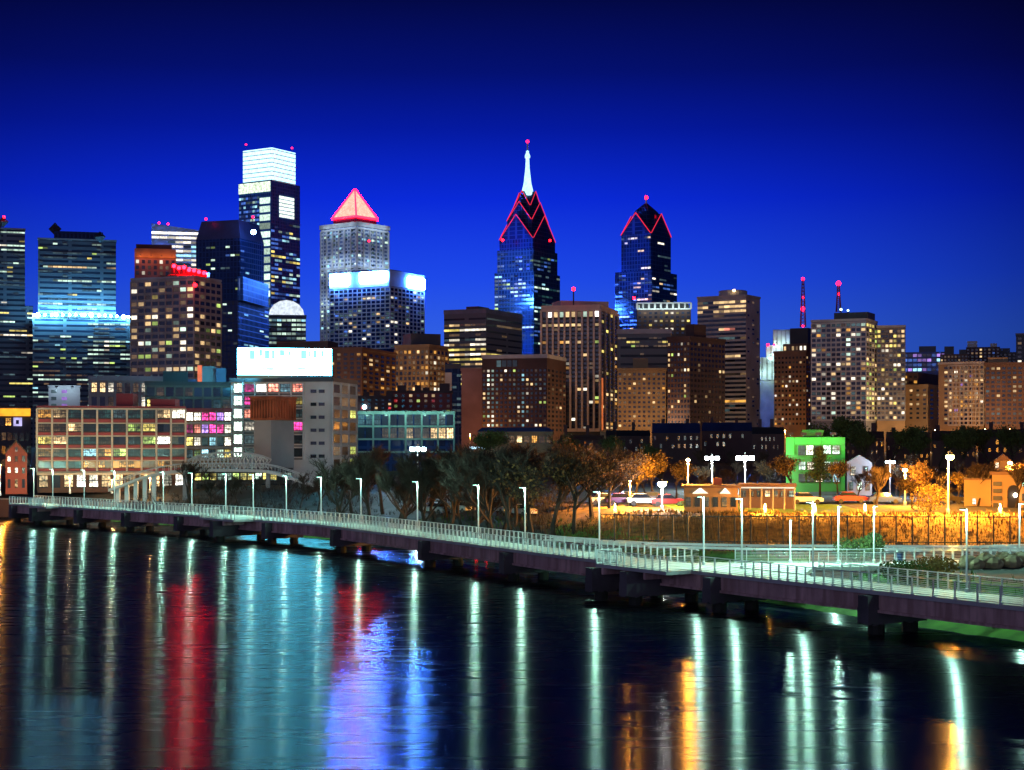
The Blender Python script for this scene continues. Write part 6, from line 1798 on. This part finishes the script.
# ================================================================== cars
def car(px, Y, yaw, paint, label, tail=False, z=None):
    x = K(px) * Y; g = (ground_z(x, Y) if z is None else z) + .08
    t = thing("parked_car", label, "car", (x, Y, g), "cars parked by the river")
    def tf(p): return (x + p[0] * math.cos(yaw) - p[1] * math.sin(yaw), Y + p[0] * math.sin(yaw) + p[1] * math.cos(yaw), g + p[2])
    mb = MB()
    prof = [(-2.15, .35), (2.15, .35), (2.2, .65), (1.95, .85), (1.05, .95), (-1.75, .98), (-2.15, .85)]
    n_ = len(prof)
    mb.solid([tf((a, -.88, c)) for a, c in prof] + [tf((a, .88, c)) for a, c in prof], [tuple(range(n_)), tuple(range(2 * n_ - 1, n_ - 1, -1))] + [(i, n_ + i, n_ + (i + 1) % n_, (i + 1) % n_) for i in range(n_)])
    mb.build("body", paint, t)
    cab = [(-1.65, .97), (1.0, .95), (.35, 1.45), (-1.15, 1.47)]
    mb = MB(); mb.solid([tf((a, -.80 if c < 1 else -.66, c)) for a, c in cab] + [tf((a, .80 if c < 1 else .66, c)) for a, c in cab], [(0, 1, 2, 3), (7, 6, 5, 4), (0, 4, 5, 1), (1, 5, 6, 2), (2, 6, 7, 3), (3, 7, 4, 0)])
    mb.build("windows", WK['dark'], t)
    mb = MB(); mb.box(tf((-.4, 0, 1.475)), (.72, .64, .02), yaw); mb.build("roof", paint, t)
    for a in (-1.35, 1.35):
        for s in (-.8, .8):
            mb = MB(); mb.tube([tf((a, s - .1, .32)), tf((a, s + .1, .32))], .32, 12); mb.build("wheel", M['black'], t)
    for s in (-.62, .62):
        mb = MB(); mb.box(tf((-2.13, s, .74)), (.06, .2, .07), yaw); mb.build("tail_light", REDLAMP if tail else M['redmetal'], t)
        mb = MB(); mb.box(tf((2.12, s, .68)), (.06, .2, .08), yaw); mb.build("headlight", M['white'], t)
def paint(n, c): m = wallmat("car_paint_" + n, c, .3, .05); return m
PT = dict(white=paint("white", (.75, .75, .75)), silver=paint("silver", (.45, .46, .48)), red=paint("red", (.4, .02, .02)), blue=paint("blue", (.03, .06, .3)), black=paint("black", (.02, .02, .022)), violet=paint("violet", (.12, .03, .22)))
for px, Y, yaw, c, lab, tl in ((604, 206, .2, 'silver', "silver car at the near end of the row beneath the brown trees", False), (622, 205, .15, 'violet', "dark violet car in the lit parking row by the amber lamp", False), (643, 204, 0.1, 'white', "white car parked below the glaring white lamp", False),
                           (668, 204, .0, 'red', "red car parked beside the station hut", False), (655, 214, 0, 'blue', "blue car in the second row behind the white one", False), (632, 215, 0.05, 'black', "black car in the second row under the ochre trees", False),
                           (752, 214, .0, 'silver', "silver car on the road behind the flat canopy", False), (806, 213, .02, 'white', "white car on the road before the green-lit building", False), (850, 214, -.02, 'red', "red car parked before the pale gabled house", False), (884, 213, 0, 'blue', "blue car parked between the pale house and the yellow bush", False), (946, 212, .0, 'black', "black car under the tallest sodium lamp", False),
                           (436, 226, 2.4, 'white', "white car glimpsed through the bare trees", False), (462, 222, 2.2, 'white', "white car beside the service road in the grove", False), (500, 212, 2.2, 'silver', "silver car behind the bare trees' trunks", False), (522, 206, 2.2, 'white', "white car near the grove's brown trees", False),
                           (456, 196, 1.9, 'black', "dark car in the grove with its red tail lamps lit", True), (476, 191, 1.9, 'blue', "blue car in the grove with red tail lamps lit", True)):
    car(px, Y, yaw, PT[c], lab, tl)

# litter bin on the branch walkway
q = min(rbx, key=lambda v: abs(v[0] - 900))[1]
t = thing("litter_bin", "dark litter bin on the branch walkway", "litter bin", (q.x, q.y - .5, DZ - .02))
mb = MB(); mb.lathe((q.x, q.y - .5), [(.24, DZ - .02), (.3, DZ + .8)], 12); mb.build("bin_body", M['navy'], t)
mb = MB(); mb.lathe((q.x, q.y - .5), [(.33, DZ + .8), (.33, DZ + .88), (.12, DZ + 1.0)], 12); mb.build("lid", M['black'], t)

# ================================================================== rough grass
def blades(name, n, area, hmin, hmax, mat, keep, seed, w=.03):
    rnd = random.Random(seed); mb = MB()
    for _ in range(n):
        x, y = rnd.uniform(area[0], area[1]), rnd.uniform(area[2], area[3])
        if not keep(x, y): continue
        z = ground_z(x, y) - .03; h = rnd.uniform(hmin, hmax) * (.4 + .9 * abs(math.sin(x * .9) * math.cos(y * .7 + x * .2)))
        for k in range(3):
            a = rnd.uniform(0, 6.28); dx, dy = math.cos(a) * w, math.sin(a) * w; lx, ly = rnd.gauss(0, .25) * h, rnd.gauss(0, .25) * h
            mb.face([(x - dx, y - dy, z), (x + dx, y + dy, z), (x + lx, y + ly, z + h)])
    o = mb.build(name, mat); tag(o, kind='stuff'); return o
blades("dry_grass", 9000, (6, 80, 166, 192), .2, .65, wallmat("dry_stalks", (.17, .105, .035), .9, .6, 1.5), lambda x, y: -1 < signed(RIDGE, x, y) < 17, 3, .05)
blades("bank_grass", 9000, (-30, 60, 70, 220), .25, .8, wallmat("bank_blades", (.05, .15, .02), .9, .5, 1.5), lambda x, y: 1.2 < signed(SHORE, x, y) < 12, 4, .04)

def brush(name, n, keep, area, h, mat, seed):
    rnd = random.Random(seed); mb = MB()
    for _ in range(n):
        x, y = rnd.uniform(area[0], area[1]), rnd.uniform(area[2], area[3])
        if not keep(x, y): continue
        z = ground_z(x, y) - .05; hh = h * rnd.uniform(.3, 1) * (.5 + .5 * math.sin(x * .45 + 1.3 * math.sin(y * .3)))
        if hh < .3: continue
        for k in range(5):
            lx, ly = rnd.gauss(0, .4) * hh, rnd.gauss(0, .4) * hh; a_ = rnd.uniform(0, 6.28); w = .035
            mb.face([(x - w * math.cos(a_), y - w * math.sin(a_), z), (x + w * math.cos(a_), y + w * math.sin(a_), z), (x + lx, y + ly, z + hh)])
            e = Vector((x + lx * .6, y + ly * .6, z + hh * .6)); q = e + Vector((rnd.gauss(0, .3), rnd.gauss(0, .3), .3)) * hh * .5
            mb.face([(e.x - w * .7, e.y, e.z), (e.x + w * .7, e.y, e.z), q])
    o = mb.build(name, mat); tag(o, kind='stuff'); return o
brush("undergrowth", 5200, lambda x, y: signed(SHORE, x, y) > 6 and signed(RIDGE, x, y) < 22, (-75, 10, 160, 305), 3.2, M['bark'], 8)
